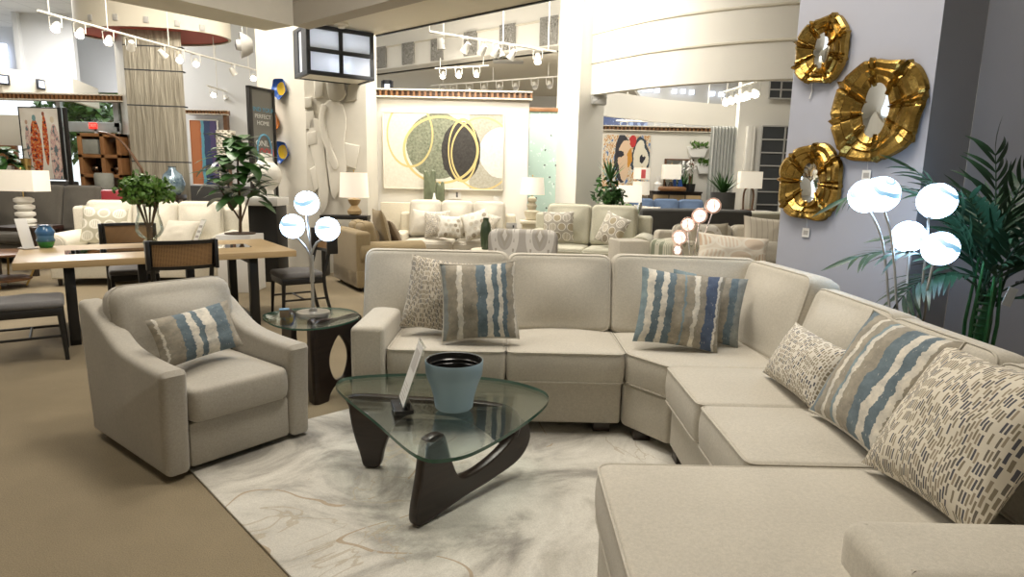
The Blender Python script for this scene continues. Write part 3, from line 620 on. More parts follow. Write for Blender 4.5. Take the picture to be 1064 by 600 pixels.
# low ceiling slab and beams over the middle
zc=3.56; L1=at(390,36.5,z=zc); L2=at(565,0,z=zc); L2e=L1+(L2-L1)*2.4; K=at(305,27,z=3.3); K2=at(407,0,z=3.3); K2e=K+(K2-K)*2.0
q=B(); q.slab([p[:2] for p in (L1,L2e,K2e,K,K+Vector((-.25,1.6,0)),L1+Vector((-.7,.3,0)))],zc,zc+.25); struct(q,'ceiling_low',M['ceil'])
q=B(); dd=(L2e-L1).normalized(); nn=Vector((-dd.y,dd.x,0)); nn=nn if nn.y>0 else -nn; q.slab([p[:2] for p in (L1,L2e,L2e+nn*.03,L1+nn*.03)],zc-.02,zc+.27); struct(q,'trim_1',M['darkframe'])
d2=(K2e-K).normalized(); n2=Vector((-d2.y,d2.x,0)); n2=n2 if n2.y>0 else -n2
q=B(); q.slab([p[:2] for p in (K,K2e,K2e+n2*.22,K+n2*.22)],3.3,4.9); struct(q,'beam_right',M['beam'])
g0=at(185,0,z=3.3); g1=K+(g0-K)*3.5; f0=at(112,0,z=3.3); f1=at(276,32,z=3.3); f2=f1+(f0-f1)*3.
q=B(); q.slab([p[:2] for p in (K,g1,f2,f1)],3.3,4.9); struct(q,'beam_left',M['plaster'])
# relief pillar
A_=Vector((*xy(270,150,10.3),0)); B_=Vector((*xy(318,150,9.75),0)); C_=Vector((*xy(381,150,9.95),0))
q=B(); q.slab([p[:2] for p in (A_,B_,C_,C_+Vector((0,.8,0)),A_+Vector((0,.8,0)))],0,3.9); struct(q,'pillar',M['plaster'])
rd=(C_-B_).normalized(); rn=Vector((rd.y,-rd.x,0)); rn=rn if rn.y<0 else -rn; rl=(C_-B_).length
def onr(px,py):
    o=Vector((0,0,CH)); d=at(px,py,y=1.)-o; tt=(B_-o).dot(rn)/d.dot(rn); p=o+d*tt; return Vector(((p-B_).dot(rd),p.z))
rm=basis(rd,(0,0,1),rn,B_)
rt_=thing('relief_sculpture','plaster relief of a figure with blocks on the pillar below the box lantern','sculpture',B_); rt_.matrix_world=rm
def rel(name,pts,h,sm_=5):
    q=B(); P=[onr(*p) for p in pts]; P=spline(P,sm_) if sm_ else P; q.slab([(p.x,p.y) for p in P],.004,h,.018,3); q.obj(name,M['plaster'],rt_)
rel('head',[(341,84),(350,82),(357,86),(358,93),(360,98),(356,104),(349,106),(343,103),(340,94)],.10)
rel('torso',[(338,108),(346,104),(353,106),(358,114),(360,130),(358,150),(360,178),(352,200),(346,206),(341,180),(338,150),(334,122)],.08)
rel('arm',[(334,110),(340,112),(338,126),(344,150),(352,172),(346,176),(338,154),(332,130)],.11)
rel('drapery',[(322,125),(334,128),(338,160),(342,205),(334,222),(328,180),(322,150)],.05)
for k,pp in enumerate(([(326,84),(336,83),(336,101),(327,103)],[(362,86),(374,85),(371,104),(359,106)],[(316,102),(324,101),(325,112),(317,113)],[(317,116),(326,115),(328,134),(318,135)],[(319,138),(329,136),(330,150),(320,152)],[(357,148),(374,152),(370,176),(356,172)],[(358,180),(372,180),(372,184),(358,184)],[(322,176),(328,172),(332,196),(326,200)])): rel('block',pp,.05+.01*(k%3),0)
# box lantern
P1=at(317.5,27,z=3.5); Q1=at(388.5,38,z=3.5); fd=(Q1-P1); W=fd.length; fd.normalize(); fb=Vector((-fd.y,fd.x,0)); fb=fb if fb.y>0 else -fb
bl=thing('box_lantern','dark framed box lantern with white lit panes under the low ceiling','light',P1); H_=.66
lm=basis(fd,fb,(0,0,1),Vector((P1.x,P1.y,3.545-H_))); bl.matrix_world=lm; Dp=.62
sk=-.35   # the left side runs back at a slant
def lbar(lo,hi,r=.006): q.box(lo,hi,r)
q=B(); s_=.055
for x0 in (0,W/2-s_/2,W-s_): q.box((x0,0,0),(x0+s_,s_,H_),.004)
for z0 in (0,H_/2-s_/2,H_-s_): q.box((0,-.004,z0),(W,s_-.004,z0+s_),.004)
for x0 in (0,W-s_): q.box((x0,Dp-s_,0),(x0+s_,Dp,H_),.004)
for x0 in (0,W-s_):
    for z0 in (0,H_-s_): q.box((x0,0,z0),(x0+s_,Dp,z0+s_),.004)
for z0 in (0,H_-s_): q.box((0,Dp-s_,z0),(W,Dp,z0+s_),.004)
q.obj('frame',M['darkframe'],bl)
for x0 in (s_,W/2+s_/2):
    for z0 in (s_,H_/2+s_/2): q=B(); q.box((x0,.022,z0),(x0+W/2-1.5*s_,.03,z0+H_/2-1.5*s_)); q.obj('pane',M['lantern'],bl)
q=B(); q.box((.0,s_,s_),(.03,s_+.17,H_-s_)); q.box((.0,Dp-s_-.17,s_),(.03,Dp-s_,H_-s_)); q.obj('side_panel',M['darkframe'],bl)
q=B(); q.box((.02,s_+.17,s_),(.028,Dp-s_-.17,H_-s_)); q.obj('pane',M['lantern'],bl)
q=B(); q.box((s_,Dp-.04,s_),(W-s_,Dp-.03,H_-s_)); q.box((W-.03,s_,s_),(W-.02,Dp-s_,H_-s_)); q.box((s_,s_,.012),(W-s_,Dp-s_,.02)); q.box((s_,s_,H_-.02),(W-s_,Dp-s_,H_-.012)); q.obj('back_panel',M['white'],bl)
for k,fx_ in enumerate((.42,.60)):
    l=bpy.data.lights.new('lantern_bulb','POINT'); l.energy=26; l.color=(.9,.95,1.); l.shadow_soft_size=.05; o=bpy.data.objects.new('lantern_bulb',l); COL.objects.link(o); o.location=lm@Vector((W*fx_,.11,.16))
sd=at(354.5,24.5,z=zc); t=thing('smoke_detector','round white smoke detector on the low ceiling above the lantern','detector',(sd.x,sd.y,zc)); q=B(); q.lathe([(.09,0),(.095,-.02),(.05,-.035),(.045,-.06),(0.001,-.062)][::-1],24); q.obj('housing',M['white'],t)
# painting partition with ribbed cornice
def cornice(name,a,b_,z0,z1,label,n=24,parent=None):
    a=Vector((a[0],a[1],0)); b_=Vector((b_[0],b_[1],0)); d=(b_-a); L=d.length; d.normalize(); k=Vector((-d.y,d.x,0)); k=k if k.y>0 else -k
    mm=basis(d,k,(0,0,1),a); h=z1-z0; q=B(); q.box((0,-.02,z0),(L,.1,z1),0,mm); o=q.obj(name,M['walnut']); o['kind']='structure'
    q=B(); q.box((-.02,-.10,z1-h*.18),(L+.02,.0,z1),.004,mm); q.box((-.02,-.10,z0),(L+.02,.0,z0+h*.16),.004,mm); q.obj('moulding',M['ceil'],o)
    q=B(); [q.box((i*L/n-.018,-.085,z0+h*.16),(i*L/n+.018,-.0,z1-h*.18),0,mm) for i in range(n+1)]; q.obj('ribs',M['oakdark'],o); return o
zt=at(460,94,y=10.8).z; zb=at(460,103,y=10.8).z
wallseg('wall_painting',xy(378,150,10.8),xy(549,150,10.8),0,zb+.02,M['white'],.2)
cornice('trim_2',xy(379,100,10.78),xy(552,100,10.78),zb,zt,None,30)
t=MT('abstract_canvas'); u,v=t.uv(); nz=(t.noise(7.,4,.6)-.5)*.10; u2=u+nz*.25; v2=v+nz*.25; tex=t.noise(26.,4,.7)
c=t.ramp(tex,[(.3,(.62,.59,.49)),(.7,(.72,.69,.60))]); gr=t.ramp(tex,[(.3,(.33,.31,.25)),(.7,(.48,.46,.38))]); c=t.mix(u2.gt(.72),c,gr)
c=t.mix(ell(u2,v2,1.0,.50,.20,.34).lt(1.),c,t.ramp(tex,[(.3,(.60,.58,.53)),(.7,(.72,.70,.66))]))
c=t.mix(ell(u2,v2,.46,.57,.27,.44).lt(1.),c,t.ramp(tex,[(.3,(.10,.12,.075)),(.7,(.30,.31,.22))])); c=t.mix(ell(u2,v2,.65,.50,.165,.40).lt(1.),c,t.ramp(tex,[(.3,(.018,.016,.013)),(.7,(.05,.045,.04))]))
GOLD=(.62,.48,.20)
for (cx,cy,rx,ry,th) in ((.48,.52,.31,.44,.022),(.665,.52,.12,.41,.03),(.22,.72,.19,.43,.022),(.83,.48,.26,.48,.016)):
    d=(ell(u,v,cx,cy,rx,ry)-1.).abs(); c=t.mix(d.lt(th*1.6),c,GOLD)
t.col(c); t.p(Roughness=.6); M['canvas1']=t.m
def canvas(name,label,a,b_,m,frame=None,th=.05,cat='painting',lean=0):
    """a: top-left point, b_: bottom-right point in the world"""
    d=Vector((b_.x-a.x,b_.y-a.y,0)); w_=d.length; d.normalize(); h_=a.z-b_.z; k=d.cross(Vector((0,0,1))); k=k if k.y<0 else -k
    t=thing(name,label,cat,Vector((a.x,a.y,b_.z))); t.matrix_world=basis(d,(0,0,1),k,Vector((a.x,a.y,b_.z)))@RX(lean)
    q=B(); q.slab([(0,0),(w_,0),(w_,h_),(0,h_)],-th+.012,.012,0); q.obj('canvas',m,t)
    if frame:
        q=B(); f=.018
        for lo,hi in (((-f,-f),(0,h_+f)),((w_,-f),(w_+f,h_+f)),((-f,-f),(w_+f,0)),((-f,h_),(w_+f,h_+f))): q.box((lo[0],lo[1],-th),(hi[0],hi[1],.02),.004)
        q.obj('frame',frame,t)
    return t
canvas('abstract_painting','large abstract canvas with green and black discs and gold rings above the cream sofa',at(398.5,117,y=10.74),at(521.5,197.5,y=10.74),M['canvas1'],M['ceil'])
# art glass panel
t=MT('etched_art_glass'); u,v=t.uv(); vo=t.new('ShaderNodeTexVoronoi'); vo.inputs['Scale'].default_value=9.; t.links.new(t.comb(u*.7,v*2.4),vo.inputs['Vector']); dv=V(t.t,vo.outputs['Distance'])
c=t.mix(dv.lt(.16)*t.noise(3.,2).gt(.48),(.50,.66,.60),(.08,.09,.09)); c=t.mix(t.noise(9.,3,.6,t.comb(u,v*3.)).gt(.62),c,(.72,.82,.78)); t.col(c); t.p(Roughness=.15); M['artglass']=t.m
a=at(550.5,116,y=11.7); b_=at(588,240,y=11.7); tg=thing('glass_art_panel','tall pale green etched glass panel beside the white pillar','glass panel',Vector((a.x,11.7,0)))
q=B(); q.slab([(0,.02),(b_.x-a.x,.02),(b_.x-a.x,a.z),(0,a.z)],-.012,.012,0,M=XZ); q.obj('glass',M['artglass'],tg)
q=B(); q.box((-.02,-.05,a.z),(b_.x-a.x+.02,.05,a.z+.07),.005); q.obj('top_rail',M['oakdark'],tg)
# middle pillar
D0=xy(600,150,10.7); Dl=xy(580.5,150,11.2); Dr=xy(626,150,11.2)
q=B(); q.slab([Dl,D0,Dr,(Dr[0],Dr[1]+.9),(Dl[0],Dl[1]+.9)],0,5.25); struct(q,'pillar_middle',M['white'])
sc=at(622,103,y=10.98); t=thing('wall_sconce','grey half round wall sconce high on the white pillar','wall light',Vector((sc.x,sc.y+.05,sc.z))); q=B(); q.slab(rpoly([(-.13,-.10),(.13,-.10),(.13,.09),(-.13,.09)],.03),-.02,.14,.03,M=XZ); q.box((-.13,-.145,.0),(.13,-.135,.02),.003); q.obj('shade',M['trackdull'],t)
# large curved fascia on the right
fp=[at(px,py,z=2.95) for px,py in ((612,99),(640,95),(672,91),(705,88),(740,85.5),(775,83.5),(815,82),(860,81.2),(920,81))]
fps=[Vector((p.x,p.y)) for p in fp]; ribbon('wall_fascia',fps,2.95,5.25,M['white'])
for i,(zz) in enumerate((3.46,3.92)):
    q=B(); q.tube([(p.x,p.y-.01,zz) for p in fps],.022,6); struct(q,'trim_%d'%(3+i),M['ceil'])
for px,py in ((625,88),(648,84),(681,80.5),(721,76.5),(768,73)):
    p=at(px,py,z=3.12); q=B(); q.box((-.05,-.03,-.075),(.05,.03,.075),.01); q.box((-.03,-.04,-.05),(.03,-.02,.05),.005); o=q.obj('fascia_light',M['white']); o.location=p+Vector((0,-.02,0)); tag(o,'small square light fitting on the curved white fascia','light','square fittings on the curved fascia')
ip=[at(px,py,z=3.05) for px,py in ((600,117),(640,122),(690,127.5),(742,131),(800,132.5),(870,133))]
ribbon('wall_inner',[(p.x,p.y) for p in ip],3.05,3.62,M['white'],.1)
# far right partition
zt2=at(680,131.5,y=15.6).z; zb2=at(680,137,y=15.6).z
wallseg('wall_far',xy(560,170,15.6),xy(742,170,15.6),0,zb2+.01,M['white'],.15); cornice('trim_5',xy(600,133,15.58),xy(741,133,15.58),zb2,zt2,None,34)
wallseg('wall_far_right',xy(764,170,15.2),xy(900,170,15.2),0,5.2,M['white'],.2); wallseg('wall_back',(-2.2,21),(12,21),0,5.2,M['whitecool'],.2)
q=B(); a=at(777,131,y=15.1); b_=at(783,235,y=15.1); q.box((a.x,15.08,0),(a.x+.12,15.2,a.z),.01); c_=at(798,131,y=15.1); q.box((c_.x-.35,15.1,0),(c_.x-.27,15.19,a.z),.01); struct(q,'trim_6',M['white'])
def windowgrid(name,px0,py0,px1,py1,Y,nx,ny,m,fm,kind='structure'):
    a=at(px0,py0,y=Y); b_=at(px1,py1,y=Y); q=B(); q.box((a.x,Y,b_.z),(b_.x,Y+.03,a.z)); o=q.obj(name,m); o['kind']=kind
    q=B()
    for i in range(nx+1): x_=a.x+(b_.x-a.x)*i/nx; q.box((x_-.015,Y-.03,b_.z),(x_+.015,Y,a.z))
    for i in range(ny+1): z_=b_.z+(a.z-b_.z)*i/ny; q.box((a.x,Y-.03,z_-.015),(b_.x,Y,z_+.015))
    q.obj('window_frame',fm,o); return o
M['darkpane']=mat('dark_pane',(.06,.065,.07),.3); windowgrid('window_1',792,131,830,240,15.05,2,8,M['darkpane'],M['trackdull']); windowgrid('window_2',800,84,835,103,15.05,3,2,M['darkpane'],M['trackdull'])
# pleated curtain
a=at(739.5,131,y=15.3); b_=at(768,236,y=15.3); pts=[]; n=66
for i in range(n+1): x_=a.x+(b_.x-a.x)*i/n; pts.append(Vector((x_,15.3+.05*math.sin(i*1.05))))
q=B(); q.slab(pts+[p+Vector((0,.02)) for p in pts[::-1]],.03,a.z); o=q.obj('curtain',mat('grey_curtain',(.52,.53,.50),.8)); tag(o,'pale grey pleated floor length curtain beside the far doorway','curtain')
# clerestory squares behind the fascia
for px,py,w_ in ((673,93,9),(683,94,4),(701,95,4),(710,95,4),(719,96,4),(740,97.5,5),(750,98,5)):
    a=at(px-w_/2,py-2.3,y=20.9); b_=at(px+w_/2,py+2.3,y=20.9); q=B(); q.box((a.x,20.86,b_.z),(b_.x,20.95,a.z)); o=q.obj('clerestory_window',M['winlit']); o['kind']='structure'
M['bluewin']=None; t=MT('far_lit_glazing'); nz=t.noise(3.,3,.6,t.coord('Object',(2,1,1))); c=t.ramp(nz,[(.35,(.08,.14,.34)),(.55,(.45,.6,.9)),(.65,(.9,.95,1.))],True); t.links.new(c,t.b.inputs['Emission Color']); t.b.inputs['Emission Strength'].default_value=.7; t.col((.1,.1,.1)); M['bluewin']=t.m
a=at(618,119,y=20.8); b_=at(672,133,y=20.8); q=B(); q.box((a.x,20.75,b_.z),(b_.x,20.8,a.z)); struct(q,'window_3',M['bluewin'])
# art band and high soffit, centre
z1=4.22; b1=at(380,78.5,z=z1); b2=at(600,50,z=z1); bd=(b2-b1).normalized(); bn=Vector((bd.y,-bd.x,0)); bn=bn if bn.y<0 else -bn
wallseg('wall_band',b1-bd*2,b2+bd*.5,z1,5.25,M['white'],.15)
q=B(); q.slab([p[:2] for p in (b1-bd*2,b2+bd*.5,Vector((4,21,0)),Vector((-9,21,0)))],z1,z1+.1); struct(q,'ceiling_far',M['ceil'])
q=B(); p=[b1-bd*2+bn*.02,b2+bd*.5+bn*.02]; q.tube([(p[0].x,p[0].y,4.86),(p[1].x,p[1].y,4.86)],.02,6); struct(q,'trim_7',M['ceil'])
bm_=basis(bd,(0,0,1),bn,b1)
def onb(px,py):
    o=Vector((0,0,CH)); d=at(px,py,y=1.)-o; tt=(b1-o).dot(bn)/d.dot(bn); p=o+d*tt; return Vector(((p-b1).dot(bd),p.z))
t=MT('carved_print'); nz=t.noise(3.5,3,.6,None,3.); c=t.ramp((nz*9.).fract(),[(.2,(.10,.09,.075)),(.5,(.30,.29,.26)),(.8,(.42,.41,.38))]); t.col(c); t.p(Roughness=.7); M['carved']=t.m
for i,(x0,y0,x1,y1) in enumerate(((390,49,402,71),(419,44.5,431,67),(449,40.5,461,63),(483,33,496,58),(520,25.5,536,52),(562,17.5,580,47))):
    a=onb(x0,(y0+y1)/2); c_=onb(x1,(y0+y1)/2); top=onb((x0+x1)/2,y0).y; bot=onb((x0+x1)/2,y1).y
    q=B(); q.slab([(a.x,bot-b1.z),(c_.x,bot-b1.z),(c_.x,top-b1.z),(a.x,top-b1.z)],0.005,.05,.006); o=q.obj('carved_panel',M['carved']); o.matrix_world=bm_
    tag(o,['grey carved leaf panel at the lantern end of the high wall','second grey carved panel from the lantern','third grey carved panel from the lantern, above the track light','grey carved panel behind the track light heads with a round motif','grey carved panel with an oval motif, second from the white pillar','grey carved panel crossed by a rod, beside the white pillar'][i],'wall panel','carved panels on the high band')
q=B(); a=at(537,77,y=20.7); b_=at(588,92,y=20.7); q.box((a.x,20.7,b_.z),(b_.x+2.5,20.8,a.z)); struct(q,'window_4',emis('white_lit_glazing',(.95,.98,1.),1.5))
q=B(); a=at(512,62,z=z1); q.box((a.x,a.y,z1-.02),(a.x+.7,a.y+.35,z1),.004); o=q.obj('ceiling_vent',M['trackdull']); tag(o,'dark grey air vent in the far ceiling','vent')
q=B(); a=at(398,86,y=16.); b_=at(407,94,y=16.); q.box((a.x,16,b_.z),(b_.x,16.05,a.z),.01); o=q.obj('box_lantern',M['winlit']); tag(o,'tiny far lantern pane above the ribbed cornice','light'); q=B(); [q.box((x_-.04,15.96,b_.z-.04),(x_+.04,16.,a.z+.04)) for x_ in (a.x,b_.x)]; q.box((a.x,15.96,a.z-.03),(b_.x,16,a.z+.06)); q.obj('frame',M['darkframe'],o)
# ---- left side
M['metal_sheet']=None; t=MT('brushed_metal_sheet'); n_=t.noise(2.,4,.6,t.coord('Object',(9,9,.5)),.5); t.col(t.ramp(n_,[(.3,(.33,.30,.24)),(.7,(.55,.51,.42))])); t.p(Metallic=.75,Roughness=.42); t.bump(n_,.5,.03); M['metal_sheet']=t.m
Yc=11.3; cl=xy(133,120,Yc); cr_=xy(193,120,Yc+.15); cs=xy(124,120,Yc+.7)
q=B(); q.slab([cl,cr_,(cr_[0]*1.09,cr_[1]*1.09),xy(124.5,120,Yc+1.05)],0,5.2); o=struct(q,'pillar_metal',M['metal_sheet'])
q=B()
for py in (47,72.5,109.5,168): z_=at(160,py,y=Yc).z; q.slab([(cl[0],cl[1]-.006),(cr_[0],cr_[1]-.006),(cr_[0],cr_[1]+.1),(cl[0],cl[1]+.1)],z_-.010,z_+.010)
q.obj('seam',M['darkframe'],o)
zd=3.90; dc=at(157,37,z=zd); rx=1.33; ky=.60
q=B(); q.lathe([(rx,zd),(rx,5.25)],64,T(dc.x,dc.y+.1,0),cap=False,sy=ky); q.lathe([(rx-.05,zd+.0),(rx,zd)],64,T(dc.x,dc.y+.1,0),cap=False,sy=ky); struct(q,'wall_drum',M['ceil'])
q=B(); q.lathe([(.05,zd+.03),(rx-.02,zd+.03)],64,T(dc.x,dc.y+.1,0),cap=False,sy=ky); struct(q,'ceiling_drum',M['red'])
for px,py in ((94,18.5),(120,18),(152,20.5),(184,24.5),(210,29)):
    o_=Vector((0,0,CH)); d=at(px,py,y=1.)-o_; c2=Vector((dc.x,(dc.y+.1)/ky)); d.y/=ky; a2=d.x**2+d.y**2; b2_=-2*(d.x*c2.x+d.y*c2.y); cc_=c2.length_squared-rx*rx; ds=b2_*b2_-4*a2*cc_
    if ds<0: continue
    tt=(-b2_-math.sqrt(ds))/(2*a2); p=o_+d*tt; nrm=(Vector((p.x,p.y))-c2); nrm=Vector((nrm.x,nrm.y/ky)).normalized(); p.y*=ky; q=B(); q.box((-.04,-.012,-.05),(.04,.012,.05),.004); o=q.obj('drum_light',M['trackdull']); o.location=p+Vector((nrm.x,nrm.y,0))*.01; o.rotation_euler=(0,0,math.atan2(nrm.y,nrm.x)+PI/2); tag(o,'small square recess on the white drum above the metal pillar','light','square recesses on the drum')
# cornice, soffit and glazing on the left
Yl=11.9; zt3=at(60,97.5,y=Yl).z; zb3=at(60,105,y=Yl).z; cornice('trim_8',xy(-60,100,Yl),xy(131,100,Yl),zb3,zt3,None,44)
sp_=[at(px,py,z=3.5) for px,py in ((-40,69),(0,70.5),(40,75),(70,81),(97,92))]
ribbon('wall_soffit',[(p.x,p.y) for p in sp_],3.02,3.5,M['ceil'],.1)
for px,py in ((4.5,83),(43,88),(70,92),(87.5,95)):
    o_=Vector((0,0,CH)); best=None
    for i in range(len(sp_)-1):
        a2=sp_[i].xy; b2_=sp_[i+1].xy; d=(at(px,py,y=1.)-o_); dx_,dy_=d.x,d.y; ex,ey=b2_-a2; det=dx_*(-ey)+ex*dy_
        tt=(a2.x*(-ey)+ex*a2.y)/det; ss_=(dx_*a2.y-dy_*a2.x)/det
        if -.01<=ss_<=1.01: best=o_+d*tt; ee=(b2_-a2)
    if best is None: continue
    q=B(); q.box((-.10,-.02,-.10),(.10,.02,.10),.01); o=q.obj('soffit_window',M['darkframe']); o.location=best+Vector((0,-.02,0)); o.rotation_euler=(0,0,math.atan2(ee.y,ee.x)); tag(o,'small dark framed lit square window in the curved left soffit','window','square windows in the left soffit')
    q=B(); q.box((-.06,-.03,-.065),(.06,-.015,.065)); q.obj('pane',M['winlit'],o)
wallseg('wall_upper_left',xy(20,40,16.),xy(76,40,16.),3.4,at(45,6,y=16).z,M['whitecool']); wallseg('wall_upper_back',xy(-80,40,17.5),xy(135,40,17.5),3.62,5.25,mat('blue_grey_paint',(.60,.62,.65),.7)); q=B(); a=at(19.5,40,y=15.95); q.box((a.x-.09,15.9,3.4),(a.x+.04,16.1,at(20,5,y=15.95).z),.01); struct(q,'trim_9',M['whitecool'])
q=B(); a=at(-3,70,y=17.3); b_=at(4,45,y=17.3); q.box((a.x,17.3,a.z),(b_.x,17.4,b_.z)); struct(q,'window_5',M['winlit'])
wallseg('wall_left_far',xy(190,80,14.2),xy(268,80,14.2),0,5.25,M['whitecool'],.15)
a=xy(195,116,14.05); b_=xy(237,116,14.05); cornice('trim_10',a,b_,at(215,119.5,y=14.05).z,at(215,114.5,y=14.05).z,None,14)
q=B(); p=at(235.5,120,y=14.05); q.box((p.x-.05,13.98,0),(p.x+.03,14.1,at(235,118,y=14.05).z)); struct(q,'trim_11',M['walnut'])
# entrance glazing with doors, trees beyond
a=at(60,104,y=12.1); b_=at(131,200,y=12.1); zt4=a.z; zr=at(100,132,y=12.1).z
q=B(); q.box((a.x,12.1,zr-.09),(b_.x,12.2,zr+.09),.01)
for x_ in (a.x,(a.x*.45+b_.x*.55),b_.x-.08): q.box((x_,12.1,0),(x_+.06,12.18,zr),.005)
q.box((a.x-.05,12.1,zr),(a.x+.03,12.18,zt4)); q.box((b_.x-.12,12.1,zr),(b_.x-.02,12.18,zt4)); struct(q,'door_frame',mat('aluminium',(.45,.50,.52),.4,.5))
q=B(); q.box((a.x,12.14,zr),(b_.x,12.15,zt4)); q.box((a.x,12.14,0),(b_.x,12.15,zr)); o=struct(q,'window_6',None or M['glass'])
M['exit']=emis('exit_red',(1.,.03,.02),1.3)
e0=at(91.5,127.5,y=12.05); e1=at(99.5,133.8,y=12.05); es=thing('exit_sign','small red exit sign above the glass entrance doors','sign',Vector(((e0.x+e1.x)/2,12.06,(e0.z+e1.z)/2))); w2=(e1.x-e0.x)/2; h2=(e0.z-e1.z)/2
q=B(); q.box((-w2,0,-h2),(w2,.04,h2),.004); q.obj('housing',M['exit'],es); lettering('EXIT',h2*1.5,M['white'],es,T(0,-.004,0)@RX(PI/2))
# trees outside
def tree(px,Y,h,r,label,seed):
    p=at(px,150,y=Y); t=thing('tree',label,'tree',(p.x,Y,0),0,'trees outside the entrance'); rnd=random.Random(seed); q=B(); q.tube([(0,0,0),(.1,0,h*.4),(.0,.1,h*.8)],[.14,.1,.04],8); q.obj('trunk',M['stem'],t); q=B()
    for k in range(900):
        d=Vector((rnd.gauss(0,1),rnd.gauss(0,1),rnd.gauss(0,1))).normalized()*r*rnd.uniform(.4,1); c=Vector((d.x,d.y,h*.75+d.z*.9)); q.leaf(T(*c)@RZ(rnd.uniform(0,6.3))@RY(rnd.uniform(-1,1)),.36,.22,.5,2)
    q.obj('foliage',M['leafb'],t)
tree(84,20.5,4.0,1.25,'leafy green tree outside, behind the transom window over the entrance',1); tree(120,25.2,5.2,1.55,'leafy tree outside, beside the metal pillar edge',2)
q=B(); q.box((-16,12.6,-.06),(-6,26,-.052)); 
q.bm.free()
# brown panelled screen at far left
q=B(); a=at(-40,108,y=11.6); b_=at(20,200,y=11.6); q.box((a.x,11.6,0),(b_.x,11.7,at(0,151,y=11.6).z),.01); struct(q,'wall_wood_panel',M['oakdark']); wallseg('wall_panel_top',xy(-40,130,11.65),xy(22,130,11.65),at(0,151,y=11.6).z,at(0,119,y=11.6).z,M['white'],.08)
# ================================================================== furniture builders
def sofa(name,label,cat,loc,rz,w,d,m,n=2,seat=.46,armh=.62,backh=.80,armw=.20,style='box',mc=None,nb=None,legs=M['espresso'],group=None,backcush=True,left=True,right=True,cushtop=.92,lm=.10):
    t=thing(name,label,cat,loc,rz,group); mc=mc or m
    xl=-w/2+(armw if left else 0); xr=w/2-(armw if right else 0)
    q=B(); q.box((-w/2+.02,-d/2+.04,lm),(w/2-.02,d/2,seat-.17),.02); q.obj('base',m,t)
    q=B(); q.slab(rpoly([(-w/2+.03,d/2-.20),(w/2-.03,d/2-.20),(w/2-.03,d/2),(-w/2+.03,d/2)],.03),lm,backh,.05,4,.01); q.obj('back_frame',m,t)
    for s_,on in ((-1,left),(1,right)):
        if not on: continue
        xc=s_*(w/2-armw/2); q=B()
        if style=='box': q.slab(rpoly([(xc-armw/2,-d/2),(xc+armw/2,-d/2),(xc+armw/2,d/2-.03),(xc-armw/2,d/2-.03)],.03),lm,armh,.035,4,.006)
        else:
            r=armw*.58; P=[(xc-armw*.36,lm),(xc+armw*.36,lm),(xc+armw*.36,armh-1.5*r)]+[(xc+r*math.cos(a)*1.05,armh-r+r*math.sin(a)) for a in [R(x) for x in range(-40,221,20)]]+[(xc-armw*.36,armh-1.5*r)]
            q.slab([Vector(p) for p in P],-(d/2-.05),d/2,.03,3,M=XZ)
            q.slab(ellipse(r*.75,r*.75,20,xc,armh-r),d/2-.005,d/2+.012,.008,2,M=XZ)
        q.obj('arm',m,t)
    sw=(xr-xl)/n
    for i in range(n):
        q=B(); a=xl+i*sw+.006; q.slab(rpoly([(a,-d/2-.01),(a+sw-.012,-d/2-.01),(a+sw-.012,d/2-.24),(a,d/2-.24)],.05),seat-.17,seat,.045,4,.025,.01); q.obj('seat_cushion',mc,t)
    if backcush:
        nb=nb or n; bw=(xr-xl)/nb; h=cushtop-seat+.01
        for i in range(nb):
            q=B(); a=bw/2-.005; q.slab(rpoly([(-a,0),(a,0),(a,h),(-a,h)],.09,5),-.10,.10,.06,4,.06,.012,T(xl+bw*(i+.5),d/2-.33,seat)@RX(R(-12))@XZ,ccrown=.03); q.obj('back_cushion',mc,t)
    for sx in (-1,1):
        for sy in (-1,1):
            q=B(); q.lathe([(.022,0),(.03,lm+.01)],10,T(sx*(w/2-.10),sy*(d/2-.10),0)); q.obj('foot',legs,t)
    return t
def onsofa(t,x,y,z,label,w,h,th,m,lean=16,turn=0,tilt=0,seed=0,group=None,name='throw_pillow'):
    o=pillow(label,w,h,th,m,(0,0,0),0,0,0,seed,name,group); o.matrix_world=wm(t)@T(x,y,z)@RZ(R(turn))@RX(R(-lean))@T(0,0,h/2)@RY(R(tilt))@T(0,0,-h/2); return o
def lamp(label,loc,prof,base_m,sh,sz,sm_,rect=None,neck=.05,name='table_lamp',group=None,tagm=None):
    """sh: (bottom radius, top radius), sz: (z0,z1) of the shade"""
    t=thing(name,label,'lamp',loc,0,group); q=B(); q.lathe(prof,20); q.obj('base',base_m,t)
    q=B(); q.tube([(0,0,prof[-1][1]),(0,0,sz[0]+.06)],.008,8); q.obj('neck',M['brass'],t)
    q=B()
    if rect: 
        x,y=rect; ol=rpoly([(-x,-y),(x,-y),(x,y),(-x,y)],.01); q.slab(ol,sz[0],sz[1],.0); 
    else: q.lathe([(sh[0],sz[0]),(sh[1],sz[1]),(sh[1]-.004,sz[1]),(sh[0]-.004,sz[0]),(sh[0],sz[0])],28,cap=False)
    q.obj('lamp_shade',sm_,t)
    q=B(); q.tube([(0,0,sz[0]+.05),(0,0,sz[1]+.03)],.005,6); q.sphere((0,0,sz[1]+.03),.012,8,6); q.obj('finial',M['brass'],t)
    return t
